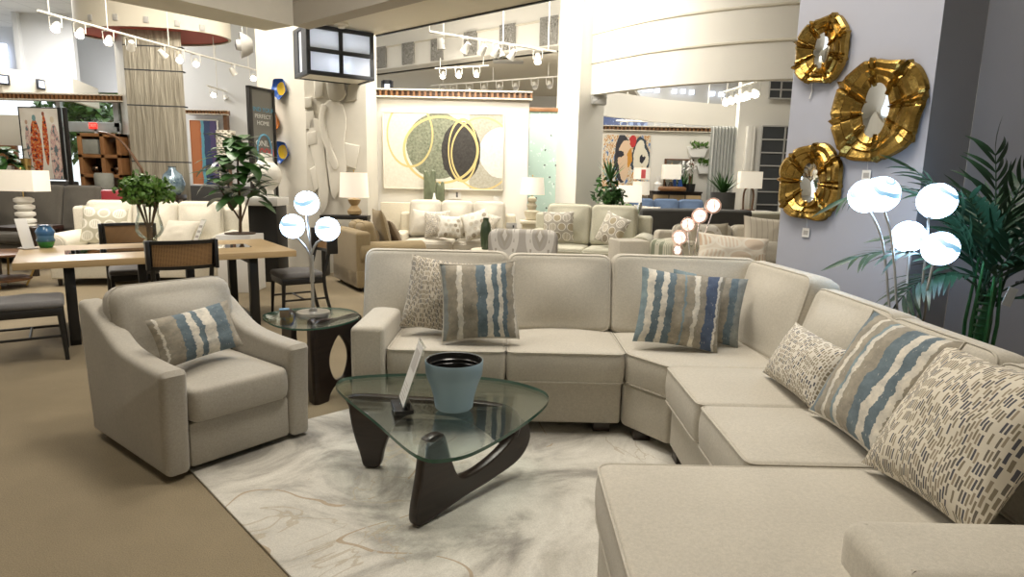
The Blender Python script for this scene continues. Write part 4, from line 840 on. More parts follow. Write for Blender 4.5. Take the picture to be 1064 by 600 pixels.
def table_round(name,label,loc,r,h,top_m,leg_m,cat='table',nl=4,shelf=False,pedestal=False):
    t=thing(name,label,cat,loc); q=B(); q.slab(ellipse(r,r,40),h-.03,h,.008,2); q.obj('top',top_m,t)
    if pedestal: q=B(); q.lathe([(r*.6,0),(r*.6,.02),(.05,.05),(.04,h*.5),(.05,h-.03)],24); q.obj('pedestal',leg_m,t)
    else:
        for k in range(nl): a=k*2*PI/nl+.5; q=B(); q.tube(spline([(r*.93*math.cos(a),r*.93*math.sin(a),h-.03),(r*.80*math.cos(a),r*.80*math.sin(a),h*.55),(r*.55*math.cos(a),r*.55*math.sin(a),0.012)],5,False),.012,8); q.obj('leg',leg_m,t)
    if shelf: q=B(); q.slab(ellipse(r*.72,r*.72,36),.10,.13,.006,2); q.obj('shelf',top_m,t)
    return t
def bigleafplant(q,n,r,h0,h1,L,W,seed,up=.5,stem=True,trunk=None):
    rnd=random.Random(seed)
    for k in range(n):
        f=k/(n-1); z=h0+(h1-h0)*f; a=k*2.4+rnd.uniform(-.3,.3); rr=r*(1-.75*f)*rnd.uniform(.25,.8); el=R(rnd.uniform(-25,35)+45*f*up)
        d=Vector((math.cos(a)*math.cos(el),math.sin(a)*math.cos(el),math.sin(el))); sd=Vector((-math.sin(a),math.cos(a),0)); p=Vector((rr*math.cos(a),rr*math.sin(a),z)); q.leaf(basis(d,sd,d.cross(sd),p),L*rnd.uniform(.75,1.15),W*rnd.uniform(.8,1.15),rnd.uniform(.3,1.),5,.12,tip=.8)
def clump(q,c,r,n,L,W,rnd,zs=1.):
    for k in range(n):
        d=Vector((rnd.gauss(0,1),rnd.gauss(0,1),rnd.gauss(0,1))).normalized(); p=Vector(c)+Vector((d.x*r,d.y*r,d.z*r*zs))*rnd.uniform(.6,1.); sd=d.orthogonal().normalized(); sd=Matrix.Rotation(rnd.uniform(0,6.3),3,d)@sd; e=(d*.6+sd*.7).normalized(); y_=d.cross(e).normalized(); q.leaf(basis(e,y_,e.cross(y_),p),L*rnd.uniform(.8,1.2),W,.6,2,.1)
# ================================================================== dining set
tf0=at(12,274,z=.76); tf1=at(308,260.5,z=.76); td=(tf1-tf0); TL=td.length; td.normalize(); tn=Vector((-td.y,td.x,0)); TW=1.36
tr=math.atan2(td.y,td.x); dt=thing('dining_table','long light oak dining table with dark mirror inlays and black frame legs','table',tf0+Vector((0,0,-.76)),tr)
sk=.0
q=B(); q.box((0,0,.70),(TL,TW,.76),.004); q.obj('tabletop',M['oak'],dt)
for x0,x1 in ((.35,1.0),(1.42,1.95)): q=B(); q.box((x0,.50,.755),(x1,.84,.7615)); q.obj('inlay',M['mirror'],dt)
for x0 in (.33,TL-.42):
    q=B()
    for y0 in (.14,TW-.24): q.box((x0,y0,0),(x0+.08,y0+.10,.70),.004)
    q.box((x0,.14,.63),(x0+.08,TW-.14,.70),.004); q.box((x0,.14,0),(x0+.08,TW-.14,.05),.004); q.obj('leg_frame',M['black'],dt)
q=B(); q.box((TL*.40,.40,0),(TL*.40+.07,.50,.70),.004); q.box((TL*.40,.40,.66),(TL*.40+.2,.7,.70),.004); q.box((TL*.58,.40,0),(TL*.58+.07,.50,.70),.004); q.box((TL*.40,.42,.0),(TL*.62,.48,.05),.004); q.obj('leg_frame',M['black'],dt)
def dchair(label,loc,rz,back=.93):
    t=thing('dining_chair',label,'chair',loc,rz,'dining chairs with cane backs'); bw=.235
    q=B(); q.slab(rpoly([(-.235,-.24),(.235,-.24),(.22,.22),(-.22,.22)],.06),.425,.49,.03,4,.025); q.obj('seat',M['seatgrey'],t)
    q=B(); q.box((-.225,-.225,.365),(.225,.21,.43),.01); q.obj('seat_frame',M['black'],t)
    for sx in (-1,1):
        q=B(); q.tube([(sx*.205,-.205,.40),(sx*.215,-.225,0)],[.022,.015],8); q.obj('leg',M['black'],t)
        q=B(); q.tube(spline([(sx*.225,.29,0),(sx*.22,.235,.25),(sx*.22,.22,.45),(sx*.225,.26,.62),(sx*.235,.33,back)],5,False),.019,8); q.obj('back_post',M['black'],t)
        q=B(); q.tube([(sx*.21,-.215,.20),(sx*.222,.245,.20)],.011,6); q.obj('stretcher',M['black'],t)
    q=B(); q.tube([(-.21,-.0,.20),(.21,-.0,.20)],.010,6); q.obj('stretcher',M['black'],t)
    fr=B(); cp=B(); n=10
    for (z0,z1,mm_,th) in ((back-.03,back,fr,.02),(back-.25,back-.22,fr,.02),(back-.225,back-.028,cp,.005)):
        vs=[];fs=[]
        for i in range(n+1):
            x=-.26+.52*i/n; cv=.06*(1-(x/.26)**2); 
            for z in (z0,z1):
                yb=.26+.07*(z-.62)/(back-.62)+cv
                for s_ in (-1,1): vs.append((x,yb+s_*th,z))
        for i in range(n):
            a=i*4; b4=a+4
            for f in ((0,1,3,2),): pass
            fs+=[[a,b4,b4+2,a+2],[a+1,a+3,b4+3,b4+1],[a+2,b4+2,b4+3,a+3],[a,a+1,b4+1,b4]]
        fs+=[[0,2,3,1],[n*4,n*4+1,n*4+3,n*4+2]]; mm_.add(vs,fs)
    for s_ in (-1,1): fr.box((s_*.26-.015,.245,back-.25),(s_*.26+.015,.36,back),.004)
    fr.obj('back_frame',M['black'],t); cp.obj('cane_panel',M['cane'],t)
    return t
def tpos(x,y): v=tf0+td*x+tn*y; return Vector((v.x,v.y,0))
c1=dchair('cane back dining chair tucked at the left end of the oak table, grey seat visible',tpos(-.02,-.12)+td*.10,tr+PI/2)
c2=dchair('dining chair with its woven cane back towards us at the near side of the table',tpos(1.17,-.12),tr+PI,.945)
c3=dchair('cane back dining chair on the far side of the table, behind the glass vase',tpos(.94,TW+.16),tr+R(0),.94)
c4=dchair('cane back dining chair pulled out at the right end of the oak table',tpos(TL+.14,.47),tr-PI/2)
# vase with bush
def ontable(px,py,nmax):
    v=at(px,py,z=.762); n_=(v-tf0).dot(tn)
    if n_>nmax: k=(nmax+tf0.xy.dot(tn.xy))/v.xy.dot(tn.xy); v=Vector((v.x*k,v.y*k,.762))
    return v
vp=ontable(156,247.5,1.14); vz=thing('vase_plant','clear glass vase with a rounded leafy green bouquet on the dining table','plant',vp)
q=B(); q.lathe([(.001,.012),(.06,.006),(.075,.03),(.05,.055),(.10,.09),(.132,.15),(.125,.22),(.098,.32),(.104,.40)],32,cap=False); q.lathe([(.07,.0),(.072,.012),(.001,.014)],28,cap=False); q.obj('vase',M['vaseglass'],vz)
rnd=random.Random(4); q=B()
for k in range(11): a=k*.6; q.tube(spline([(.02*math.cos(a),.02*math.sin(a),.03),(.03*math.cos(a),.03*math.sin(a),.2),(.11*math.cos(a),.11*math.sin(a),.46)],4,False),.0065,6)
q.obj('stems',M['stem'],vz); q=B()
for k in range(60):
    d=Vector((rnd.gauss(0,1),rnd.gauss(0,1),rnd.gauss(0,.8))).normalized()*rnd.uniform(.10,.21); clump(q,(d.x*1.1,d.y*1.1,.56+d.z*.72),.05,18,.058,.045,rnd)
q.obj('foliage',M['leafb'],vz)
t=MT('blue_green_glass'); x,y,z=t.xyz(); t.col(t.ramp(z/.2+(t.noise(8.)-.5)*.06,[(0,(.02,.18,.03)),(.27,(.03,.25,.05)),(.32,(.03,.10,.16)),(.55,(.10,.22,.36)),(.62,(.03,.10,.22)),(.8,(.08,.2,.4)),(1,(.05,.15,.3))])); t.p(Roughness=.08,Transmission_Weight=.15); M['bluevase']=t.m
p=ontable(48,254.5,1.20); bv=thing('vase','ribbed blue and green glass vase on the left end of the dining table','vase',p); q=B(); q.lathe([(.0,0),(.052,0),(.062,.02),(.078,.07),(.066,.10),(.08,.15),(.076,.165),(.05,.205),(.055,.215),(.05,.214),(.044,.205),(.068,.16),(.06,.10),(.05,.02),(0,.012)],28,cap=False); q.obj('body',M['bluevase'],bv)
def tent(label,px,py,z,rz,w=.10,h=.24,lean=20,name='sign_card',cat='sign'):
    p=ontable(px,py,1.16); t=thing(name,label,cat,p,rz); mm=RX(R(-lean)); q=B(); q.box((-w/2,-.004,0.006),(w/2,.004,h),.001,mm); q.box((-w/2,-.03,0),(w/2,.09,.010),.003); q.obj('acrylic_stand',M['acrylic'],t)
    q=B(); q.box((-w*.42,-.0062,.02),(w*.42,-.0045,h*.95),0,mm); c=q.obj('card',M['paper'],t); q=B(); [q.box((-w*.3,-.0075,h*(.2+.22*i)),(w*.3,-.0062,h*(.3+.22*i)),0,mm) for i in range(3)]; q.obj('printing',M['inkgrey'],c); return t
tent('leaning acrylic card with printing on the dining table beside the glass vase',203,252,.765,R(-38),.11,.27,24)
p=ontable(30,257.5,1.12); t=thing('sign_card','white folded sign card on a small base on the table\'s left end','sign',p,R(62)); q=B(); q.box((-.06,-.05,0),(.06,.08,.012),.003); q.obj('base',M['inkgrey'],t); q=B(); q.box((-.05,-.003,.01),(.05,.003,.30),.001,RX(R(-20))); q.obj('card',M['paper'],t)
# ================================================================== left background
pl_=at(250,309,z=0); wp_=thing('planter_box','tall white square planter box behind the right end of the dining table','planter',(-3.56,8.15,0)); q=B(); q.slab(rpoly([(-.22,-.22),(.22,-.22),(.22,.22),(-.22,.22)],.01),0,.74,.008,2); q.obj('box',M['paper'],wp_); q=B(); q.slab(ellipse(.19,.19,24),.741,.755); q.obj('soil',M['stem'],wp_)
fg=thing('fiddle_leaf_fig','dark green fiddle leaf fig rising from the white planter box','plant',(-3.56,8.15,.756)); q=B(); q.tube([(0,0,0),(.02,0,.3),(.0,.02,.8),(.03,0,1.05)],[.02,.018,.014,.01],8); q.tube([(0,0,.18),(-.12,-.06,.42),(-.2,-.1,.6)],[.012,.01,.007],6); q.tube([(.01,0,.12),(.14,-.06,.4),(.2,-.05,.55)],[.012,.01,.007],6); q.obj('trunk',M['stem'],fg)
q=B(); rnd=random.Random(8)
for k in range(120):
    f=k/119; z=.42+.80*f; a=k*2.4+rnd.uniform(-.4,.4); rr=(.30 if f<.55 else .30*(1-(f-.55)/.5))*rnd.uniform(.2,1.); el=R(rnd.uniform(-25,40)); d=Vector((math.cos(a)*math.cos(el),math.sin(a)*math.cos(el),math.sin(el))); sd=Vector((-math.sin(a),math.cos(a),0)); q.leaf(basis(d,sd,d.cross(sd),(rr*math.cos(a),rr*math.sin(a),z)),rnd.uniform(.22,.33),rnd.uniform(.13,.185),rnd.uniform(.3,1.),5,.12,tip=.75)
q.obj('foliage',M['leaf'],fg)
pd=thing('pedestal','black pedestal with a white top behind the fig, beside the sign panel','pedestal',(-3.52,9.0,0)); q=B(); q.box((-.2,-.2,0),(.2,.2,1.08),.01); q.obj('column',M['black'],pd); q=B(); q.box((-.23,-.23,1.08),(.23,.23,1.20),.01); q.obj('top_slab',M['paper'],pd)
sv=thing('sphere_sculpture','round white globe sculpture on a short neck, on the black pedestal','sculpture',(-3.52,9.0,1.20)); q=B(); q.lathe([(.0,0),(.10,0),(.10,.02),(.09,.09),(.11,.12)]+[(.21*math.sin(a),.30-.21*math.cos(a)) for a in [R(x) for x in range(35,150,10)]]+[(.1,.50),(.09,.60),(.0,.61)],30,cap=False); q.obj('body',M['white'],sv)
# sign panel
sp0=at(260,92,y=9.35); sp1=at(283,98,y=9.75); d=Vector((sp1.x-sp0.x,sp1.y-sp0.y,0)); sw_=d.length; d.normalize(); k=d.cross(Vector((0,0,1))); k=k if k.y<0 else -k
sg=thing('promotional_sign','tall grey promotional sign panel in a black frame beside the relief pillar','sign',(sp0.x,sp0.y,0)); sg.matrix_world=basis(d,(0,0,1),k,(sp0.x,sp0.y,0)); SH=sp0.z
q=B(); q.box((0,0.3,-.02),(sw_,SH,0),0); q.obj('panel',mat('sign_grey',(.22,.215,.20),.5),sg)
q=B(); [q.box(lo,hi,.004) for lo,hi in (((-.05,0,-.04),(0.01,SH+.03,.02)),((sw_-.01,0,-.04),(sw_+.03,SH+.03,.02)),((-.05,SH,-.04),(sw_+.03,SH+.04,.02)),((-.05,0,-.04),(sw_,.3,.02)))]; q.obj('frame',M['black'],sg)
blu=mat('sign_blue',(.16,.42,.62),.5); redm=mat('sign_red',(.62,.10,.10),.5); wh=mat('sign_white',(.8,.8,.78),.5)
def sz(py): return at(272,py,y=9.55).z
q=B(); cx_=sw_*.5; zb_,zt_=sz(172),sz(140); q.tube(spline([(sw_*.18,zb_,.01),(sw_*.17,(zb_+zt_)/2,.01),(sw_*.28,zt_-.06,.01),(cx_,zt_,.01),(sw_*.72,zt_-.06,.01),(sw_*.83,(zb_+zt_)/2,.01),(sw_*.82,zb_,.01)],6,False),.014,6); q.obj('arch',blu,sg)
for tx,py,s_,mm_ in (('FIND YOUR',114.5,.085,blu),('PERFECT',121.5,.08,wh),('HOME',128.5,.085,wh),('ONLY',149.5,.12,wh),('1000',159.5,.19,redm)): lettering(tx,s_*sw_/.42 if sw_<.5 else s_,mm_,sg,T(cx_,sz(py),.006))
# glass plates on the pillar's left face
pdv=(B_-A_).normalized(); pn=Vector((pdv.y,-pdv.x,0)); pn=pn if pn.y<0 else -pn
def onp(px,py):
    o=Vector((0,0,CH)); d=at(px,py,y=1.)-o; return o+d*((A_-o).dot(pn)/d.dot(pn))
M['bluerim']=mat('cobalt_glass',(.03,.09,.33),.1); M['yelglass']=mat('amber_yellow_glass',(.45,.30,.02),.15); M['amber']=mat('amber_glass',(.30,.10,.02),.12)
for px,py,r,lab,a_,b2_ in ((294,92.5,.155,'upper blue rimmed yellow glass plate on the pillar face',M['bluerim'],M['yelglass']),(284,126,.21,'amber glass plate between the two blue rimmed plates on the pillar',M['amber'],M['amber']),(295.5,158,.17,'lower blue rimmed yellow glass plate on the pillar face',M['bluerim'],M['yelglass'])):
    c=onp(px,py); t=thing('glass_plate',lab,'plate',c,0,'glass plates on the pillar'); t.matrix_world=basis(pdv,(0,0,1),pn,c)
    vs=[];fs=[];n=40
    for (q_,z_) in ((.62,.03),(.85,.055),(1.,.09),(1.,.075),(.8,.03),(.6,.01)):
        for k in range(n): a=2*PI*k/n; w_=1+.09*math.sin(3*a+r*40)*(q_>.7); vs.append((r*q_*w_*math.cos(a),r*q_*w_*math.sin(a),z_+.02*math.sin(4*a)*(q_>.7)))
    for j in range(5):
        for k in range(n): k2=(k+1)%n; fs.append([j*n+k,j*n+k2,(j+1)*n+k2,(j+1)*n+k])
    q=B(); q.add(vs,fs); q.obj('rim',a_,t); q=B(); q.lathe([(.001,.012),(r*.4,.016),(r*.64,.032)],n,cap=False); q.obj('dish',b2_,t)
# cream sofa behind the table
S1=sofa('sofa','long cream sofa with rolled arms behind the dining table','sofa',(-5.06,8.75,0),R(12),2.25,.98,M['ivory'],3,.50,.70,1.02,.24,'roll',cushtop=1.10)
onsofa(S1,-.50,-.28,.55,'grey and cream ring patterned pillow at the left end of the cream sofa',.56,.50,.16,M['ringp'],14,4,4,21,name='throw_pillow')
onsofa(S1,.35,-.30,.53,'plain pale grey pillow lying back on the cream sofa behind the glass vase',.5,.42,.16,M['greyc'],40,-20,0,22)
R1=sofa('recliner','white upholstered recliner armchair behind the fig planter','armchair',(-4.42,10.6,0),R(8),1.15,.95,M['ivory'],1,.48,.66,1.0,.26,'roll',cushtop=1.05)
# grey sectional at far left
S2=sofa('sofa','charcoal grey sofa with loose cushions at the far left','sofa',(-7.90,10.40,0),R(0),2.4,.95,M['greyf'],3,.50,.74,.98,.24,'box',cushtop=1.26)
S3=sofa('armchair','dark grey upholstered armchair at the left edge, beside the lamp table','armchair',(-8.35,8.15,0),R(60),1.0,.95,M['greyf'],1,.44,.64,.80,.24,'roll')
lt=thing('side_table','dark square side table under the white block lamp','table',(-7.12,9.15,0)); q=B(); q.box((-.32,-.32,.64),(.32,.32,.70),.006); q.obj('top',M['espresso'],lt)
for sx in (-1,1):
    for sy in (-1,1): q=B(); q.box((sx*.27-.03,sy*.27-.03,0),(sx*.27+.03,sy*.27+.03,.64)); q.obj('leg',M['espresso'],lt)
lb=[(.12,0),(.12,.02)]
for k in range(4): lb+=[(.095,.03+k*.10),(.125,.05+k*.10),(.125,.09+k*.10),(.08,.115+k*.10)]
lamp('lit lamp with white stacked block base and wide rectangular shade at the left',(-7.12,9.15,.70),lb,M['white'],None,(.50,.80),M['shade'],(.29,.17))
table_round('cocktail_table','round brown cocktail table with slim brass legs and a low shelf',(-6.56,7.95,0),.42,.46,M['walnut'],M['brass'],nl=4,shelf=True)
# leaning figure painting and shelving
t=MT('figure_canvas'); u,v=t.uv(); c=t.ramp(t.noise(5.,3),[(.3,(.62,.58,.52)),(.7,(.74,.71,.66))]); pat=t.ramp(t.noise(13.,3,.6,t.comb(u,v*1.6)),[(.3,(.03,.025,.03)),(.42,(.5,.06,.02)),(.52,(.55,.22,.04)),(.60,(.45,.40,.36)),(.70,(.04,.12,.16))],True); pat2=t.ramp(t.noise(11.,3,.6,t.comb(u,v,2.)),[(.35,(.12,.16,.18)),(.45,(.55,.36,.33)),(.56,(.62,.52,.45)),(.68,(.20,.24,.26))],True)
for (cx,cy,rx_,ry_,pp) in ((.16,.52,.07,.24,pat2),(.36,.42,.15,.42,pat),(.62,.55,.07,.36,pat),(.86,.30,.14,.48,pat2)): c=t.mix(ell(u,v,cx,cy,rx_,ry_).lt(1.),c,pp)
for (cx,cy,r_,cc) in ((.15,.80,.035,(.45,.3,.22)),(.36,.86,.05,(.16,.30,.32)),(.61,.92,.035,(.25,.08,.05)),(.83,.84,.05,(.6,.52,.4))): c=t.mix(ell(u,v,cx,cy,r_,r_*.9).lt(1.),c,cc)
t.col(c); t.p(Roughness=.6); M['canvas2']=t.m
fa=at(20,112,y=11.2); fb2=at(67,186,y=11.2); canvas('figure_painting','leaning framed painting of four robed figures in red and teal at the left',fa,fb2,M['canvas2'],M['black'],.06)
q=B(); a=at(69,112,y=11.3); b2_=at(73.5,190,y=11.3); q.box((a.x,11.25,0),(b2_.x,11.32,a.z),.01); o=q.obj('easel_frame',M['black']); tag(o,'narrow black upright frame edge behind the figure painting','frame')
q=B(); a=at(33,183,y=11.3); q.box((-.9,-.18,0),(.9,.18,at(33,188,y=11.1).z),.02); o=q.obj('sideboard',M['darkf']); o.location=(at(38,188,y=11.4).x-.25,11.39,0); tag(o,'low dark sideboard carrying the figure painting','sideboard')
Yh=11.3; h0=at(79,138,y=Yh); h1=at(128,190,y=Yh); su=thing('shelf_unit','open wooden shelf unit displaying vases in front of the entrance','shelf',((h0.x+h1.x)/2,Yh+.2,0)); w_=h1.x-h0.x; zt_=h0.z; zm_=at(100,160.5,y=Yh).z; zl_=at(100,181,y=Yh).z
q=B()
for x_ in (-w_/2,w_/2-.36,w_/2-.07): q=B(); q.box((x_,-.2,0),(x_+.07,.2,zt_),.004); q.obj('upright',M['oakdark'],su)
for z_ in (zt_-.06,zm_-.06,zl_-.06,.1): q=B(); q.box((-w_/2,-.2,z_),(w_/2,.2,z_+.06),.004); q.obj('shelf',M['oakdark'],su)
q=B(); q.box((-w_/2+.07,.17,.1),(-w_/2+.28,.19,zt_)); q.box((-w_/2+.4,.17,zl_),(-w_/2+.62,.19,zt_-.1)); q.obj('back_panel',M['espresso'],su)
def px2(px,Y=Yh+.1): return at(px,150,y=Y).x
q=B(); q.box((px2(87),Yh+.03,zm_+.002),(px2(104),Yh+.28,at(90,144.5,y=Yh).z),.02); o=q.obj('storage_box',M['concrete']); tag(o,'grey rectangular lamp shade box on the top shelf of the wooden unit','box')
M['bronze']=mat('dark_bronze',(.10,.07,.05),.18,1.)
for i,px in enumerate((98.5,107,115)): q=B(); q.sphere((0,0,.085),.085,20,14); q.lathe([(.05,.0),(.045,.012)],16); o=q.obj('bronze_sphere',M['bronze']); o.location=(px2(px),Yh+.09+.08*i,zl_+.001); tag(o,['left dark bronze sphere on the shelf unit','middle dark bronze sphere on the shelf unit','right dark bronze sphere on the shelf unit'][i],'ornament','bronze spheres on the shelf')
ar=at(138,181,y=11.05); al=thing('arc_lamp','thin dark arc lamp arm curving up across the shelf unit','lamp',(ar.x+.1,11.05,0)); q=B(); P=[(0,0,.03),(.0,0,1.0)]+[(at(x_,y_,y=10.9).x-ar.x-.1,0,at(x_,y_,y=10.9).z) for x_,y_ in ((143,181),(138,170),(130,158),(120,146),(108,139),(97,137))]; q.tube(spline(P,6,False),.022,8); q.obj('arm',M['walnut'],al); q=B(); q.lathe([(.12,0),(.12,.03),(.02,.04)],24); q.obj('base',M['black'],al)
# items on the far left of the sofa back line
q=B(); p=at(105,215,y=10.9); q.lathe([(.0,0),(.12,0),(.14,.03),(.15,.36),(.13,.40),(.001,.40)],28,cap=False); o=q.obj('stone_pot',M['concrete']); o.location=(px2(105,11.02),11.02,at(105,204,y=11.02).z); 
tag(o,'round grey stone drum planter between the charcoal sofa and the bouquet','planter'); zst=o.location.z; q=B(); q.box((-.27,-.11,0),(.27,.11,zst-.001),.01); o=q.obj('console_table',M['espresso']); o.location=(px2(105,11.02),11.02,0); tag(o,'dark console block carrying the grey drum planter','console')
q=B(); q.box((-.22,-.22,.38),(.22,.22,.46),.03); q.box((-.22,.12,.44),(.22,.22,1.22),.04); [q.box((a-.02,b5-.02,0),(a+.02,b5+.02,.38)) for a in (-.18,.18) for b5 in (-.18,.18)]; o=q.obj('red_chair',mat('red_leather',(.26,.02,.03),.35)); o.location=(-6.33,10.05,0); o.rotation_euler=(0,0,R(30)); tag(o,'dark red leather side chair behind the bouquet','chair')
t=thing('green_bench','lime green bench with dark legs below the metal pillar','bench',(px2(207,10.95),10.85,0)); q=B(); q.box((-.34,-.2,.62),(.34,.2,.76),.03); q.obj('seat',mat('lime_fabric',(.30,.36,.06),.8),t); q=B(); [q.box((a-.02,c-.02,0),(a+.02,c+.02,.62)) for a in (-.30,.30) for c in (-.15,.15)]; q.obj('legs',M['black'],t)
t=MT('mercury_blue_glass'); t.col(t.ramp(t.noise(9.,3),[(.35,(.08,.13,.18)),(.65,(.32,.42,.50))])); t.p(Roughness=.1,Metallic=.3); q=B(); p=at(177,198,y=9.9); q.lathe([(.0,0),(.09,0),(.15,.06),(.17,.15),(.13,.27),(.06,.33),(.05,.37),(.065,.385),(.0,.38)],28,cap=False); o=q.obj('bottle',t.m); zz=at(177,194.5,y=10.7).z; o.location=(px2(177,11.0),11.0,1.14); 
tag(o,'round blue mottled glass bottle behind the leafy bouquet','bottle'); q=B(); q.box((-.15,-.15,1.05),(.15,.15,1.139),.01); [q.box((a-.02,c-.02,0),(a+.02,c+.02,1.05)) for a in (-.12,.12) for c in (-.12,.12)]; o2=q.obj('plant_stand',M['espresso']); o2.location=(px2(177,11.0),11.0,0); tag(o2,'small dark stand under the blue glass bottle','stand'); o.scale=(1.15,1.15,1.25)
# orange and navy painting, woven lamp, dark console right of the pillar
t=MT('orange_navy_canvas'); u,v=t.uv(); w_=u+(t.noise(3.,4,.6)-.5)*.25; t.col(t.ramp(w_,[(0,(.45,.16,.06)),(.33,(.40,.13,.05)),(.38,(.10,.30,.38)),(.50,(.03,.05,.12)),(.75,(.07,.05,.14)),(.95,(.05,.04,.1))],True)); t.p(Roughness=.5)
canvas('colour_block_painting','tall orange, teal and navy painting on the wall right of the metal pillar',at(197,125,y=14.02),at(229,192,y=14.02),t.m,M['white'],.05)
q=B(); p=at(212,198,y=13.6); q.box((-1.0,-.25,0),(.9,.25,at(212,193,y=13.5).z),.02); o=q.obj('console_table',M['darkf']); o.location=(px2(212,13.6),13.5,0); tag(o,'black console below the orange and navy painting','console')
t=MT('woven_white'); x,y,z=t.xyz(); t.col(t.mix(((x*12.+z*12.).fract()).lt(.5)*((x*12.-z*12.).fract()).lt(.6),(.70,.67,.58),(.25,.22,.16))); p=at(236,166,y=11.4); ob=thing('woven_lamp','white woven drum lamp above the fig leaves','lamp',(p.x,11.4,0)); q=B(); q.lathe([(.16,p.z),(.165,at(236,136,y=11.4).z),(.15,at(236,136,y=11.4).z)],24); q.obj('shade',t.m,ob); q=B(); q.lathe([(.15,0),(.15,.02),(.02,.04),(.015,p.z)],16); q.obj('stand',M['black'],ob)
# palm fern upper left, gold vase
p=at(10,171,y=10.9); t=thing('potted_fern','broad leafed green plant at the left edge above the charcoal sofa','plant',(p.x-.15,10.98,p.z-.35)); q=B(); bigleafplant(q,44,.30,.34,.62,.28,.14,5,.3); q.obj('foliage',M['leaf'],t); q=B(); q.lathe([(0,0),(.1,0),(.13,.32),(.11,.33)],20,cap=False); q.obj('pot',M['white'],t)
q=B(); q.lathe([(0,0),(.05,0),(.055,.08),(.04,.16),(.085,.46),(.078,.46),(.0,.16)],20,cap=False); o=q.obj('gold_vase',M['brass']); o.location=(px2(24,11.0),11.02,at(10,171,y=10.9).z-.351); tag(o,'tall flared gold vase beside the figure painting','vase')
q=B(); q.box((-1.2,-.09,0),(1.1,.09,p.z-.352),.01); o=q.obj('shelf_console',M['walnut']); o.location=(px2(8,11.),11.02,0); tag(o,'brown console behind the charcoal sofa carrying the plant','console')
# ================================================================== centre background
v=Vector((.85,.53,0)).normalized(); cp=at(372,305,z=0); rzT=math.atan2(v.y,v.x)+PI/2   # the front (-y) faces v
# local back-right corner sits at cp
W_=1.15; D_=.98; ex=RZ(rzT)@Vector((1,0,0)); ey=RZ(rzT)@Vector((0,1,0))
for sgn in (1,-1):
    cen=cp-ey*(D_/2)-ex*(sgn*W_/2)
    if cen.y>cp.y: break
S4=sofa('sofa','tan sofa seen from behind its arm, between the lamps and the cream sofa','sofa',(cen.x,cen.y,0),rzT,W_,D_,M['tan'],1,.46,.66,.80,.26,'roll',cushtop=.90,nb=2,mc=M['tan'],lm=.06)
side=1 if sgn>0 else -1
onsofa(S4,side*.0,-.12,.545,'tan pillow leaning inside the near arm of the tan sofa',.54,.54,.17,M['tan'],14,side*6,0,31); onsofa(S4,side*-.04,-.33,.535,'brown pillow beside the tan pillow on the tan sofa',.40,.42,.16,M['brownc'],26,side*8,0,32)
S5=sofa('sofa','cream sofa with many patterned pillows below the abstract painting','sofa',(-.92,10.05,0),R(-2),1.95,.86,M['cream'],2,.56,.66,.96,.2,'box',mc=M['greyc'],nb=3,cushtop=1.16)
GP='pillows on the sofa below the abstract painting'
for x,y,w_,m_,lab,tu,ti,se in ((-.48,.02,.42,M['greyc'],'plain pale pillow at the left of the sofa under the painting',8,6,41),(-.27,-.14,.42,M['dash_lumbar'],'textured beige pillow second from the left under the painting',-10,-6,42),(-.03,-.30,.36,M['oval2'],'narrow oval printed pillow left of centre under the painting',12,3,43),(.20,-.06,.34,M['oval2'],'small brown printed pillow tucked behind the tilted oval pillow',10,-8,44),(.36,-.26,.44,M['oval2'],'tilted oval printed pillow front and centre under the painting',-5,-18,45),(.47,.03,.40,M['dash_lumbar'],'textured beige pillow behind the tilted oval pillow',-14,14,46)):
    onsofa(S5,x,y-.20,.61,lab,w_,w_,.15,m_,18,tu,ti,se,group=GP)
pp=at(368,203,y=9.15); cz=.93
ct_=thing('console_table','dark console table behind the tan sofa carrying the round based lamp','console',(-2.56,9.57,0)); q=B(); q.box((-.36,-.12,cz-.06),(.36,.12,cz),.006); q.obj('top',M['black'],ct_)
for sx in (-.32,.32): q=B(); q.box((sx-.03,-.11,0),(sx+.03,.11,cz-.06)); q.obj('leg',M['black'],ct_)
lz=at(368,218,y=9.55).z
lamp('lit lamp with turned tan base and white drum shade against the relief pillar',(at(368,200,y=9.57).x,9.57,cz+.0005),[(.06,0),(.10,.02),(.11,.07),(.06,.13),(.05,.15),(.075,.18),(.10,.24),(.05,.26)],M['oak'],(.22,.20),(.27,.64),M['shade'])
pt=at(510,252,y=8.7); rt2=table_round('accent_table','small round pale table holding the slim green vase','table',.29,.6,M['cream'],M['cream'],pedestal=True) if False else table_round('accent_table','small round pale pedestal table holding the slim green vase',(at(510,250,y=8.7).x,8.7,0),.28,.55,M['cream'],M['cream'],pedestal=True)
M['greenv']=mat('green_glaze',(.06,.09,.05),.25)
q=B(); q.lathe([(0,0),(.045,0),(.055,.03),(.07,.18),(.06,.30),(.035,.34),(.035,.38),(.028,.38),(.0,.3)],10,cap=False); o=q.obj('vase',M['greenv']); o.scale=(1.15,1.15,1.15); o.location=(at(504.5,250,y=8.65).x,8.68,.5505); tag(o,'slim dark green faceted vase on the small round table','vase')
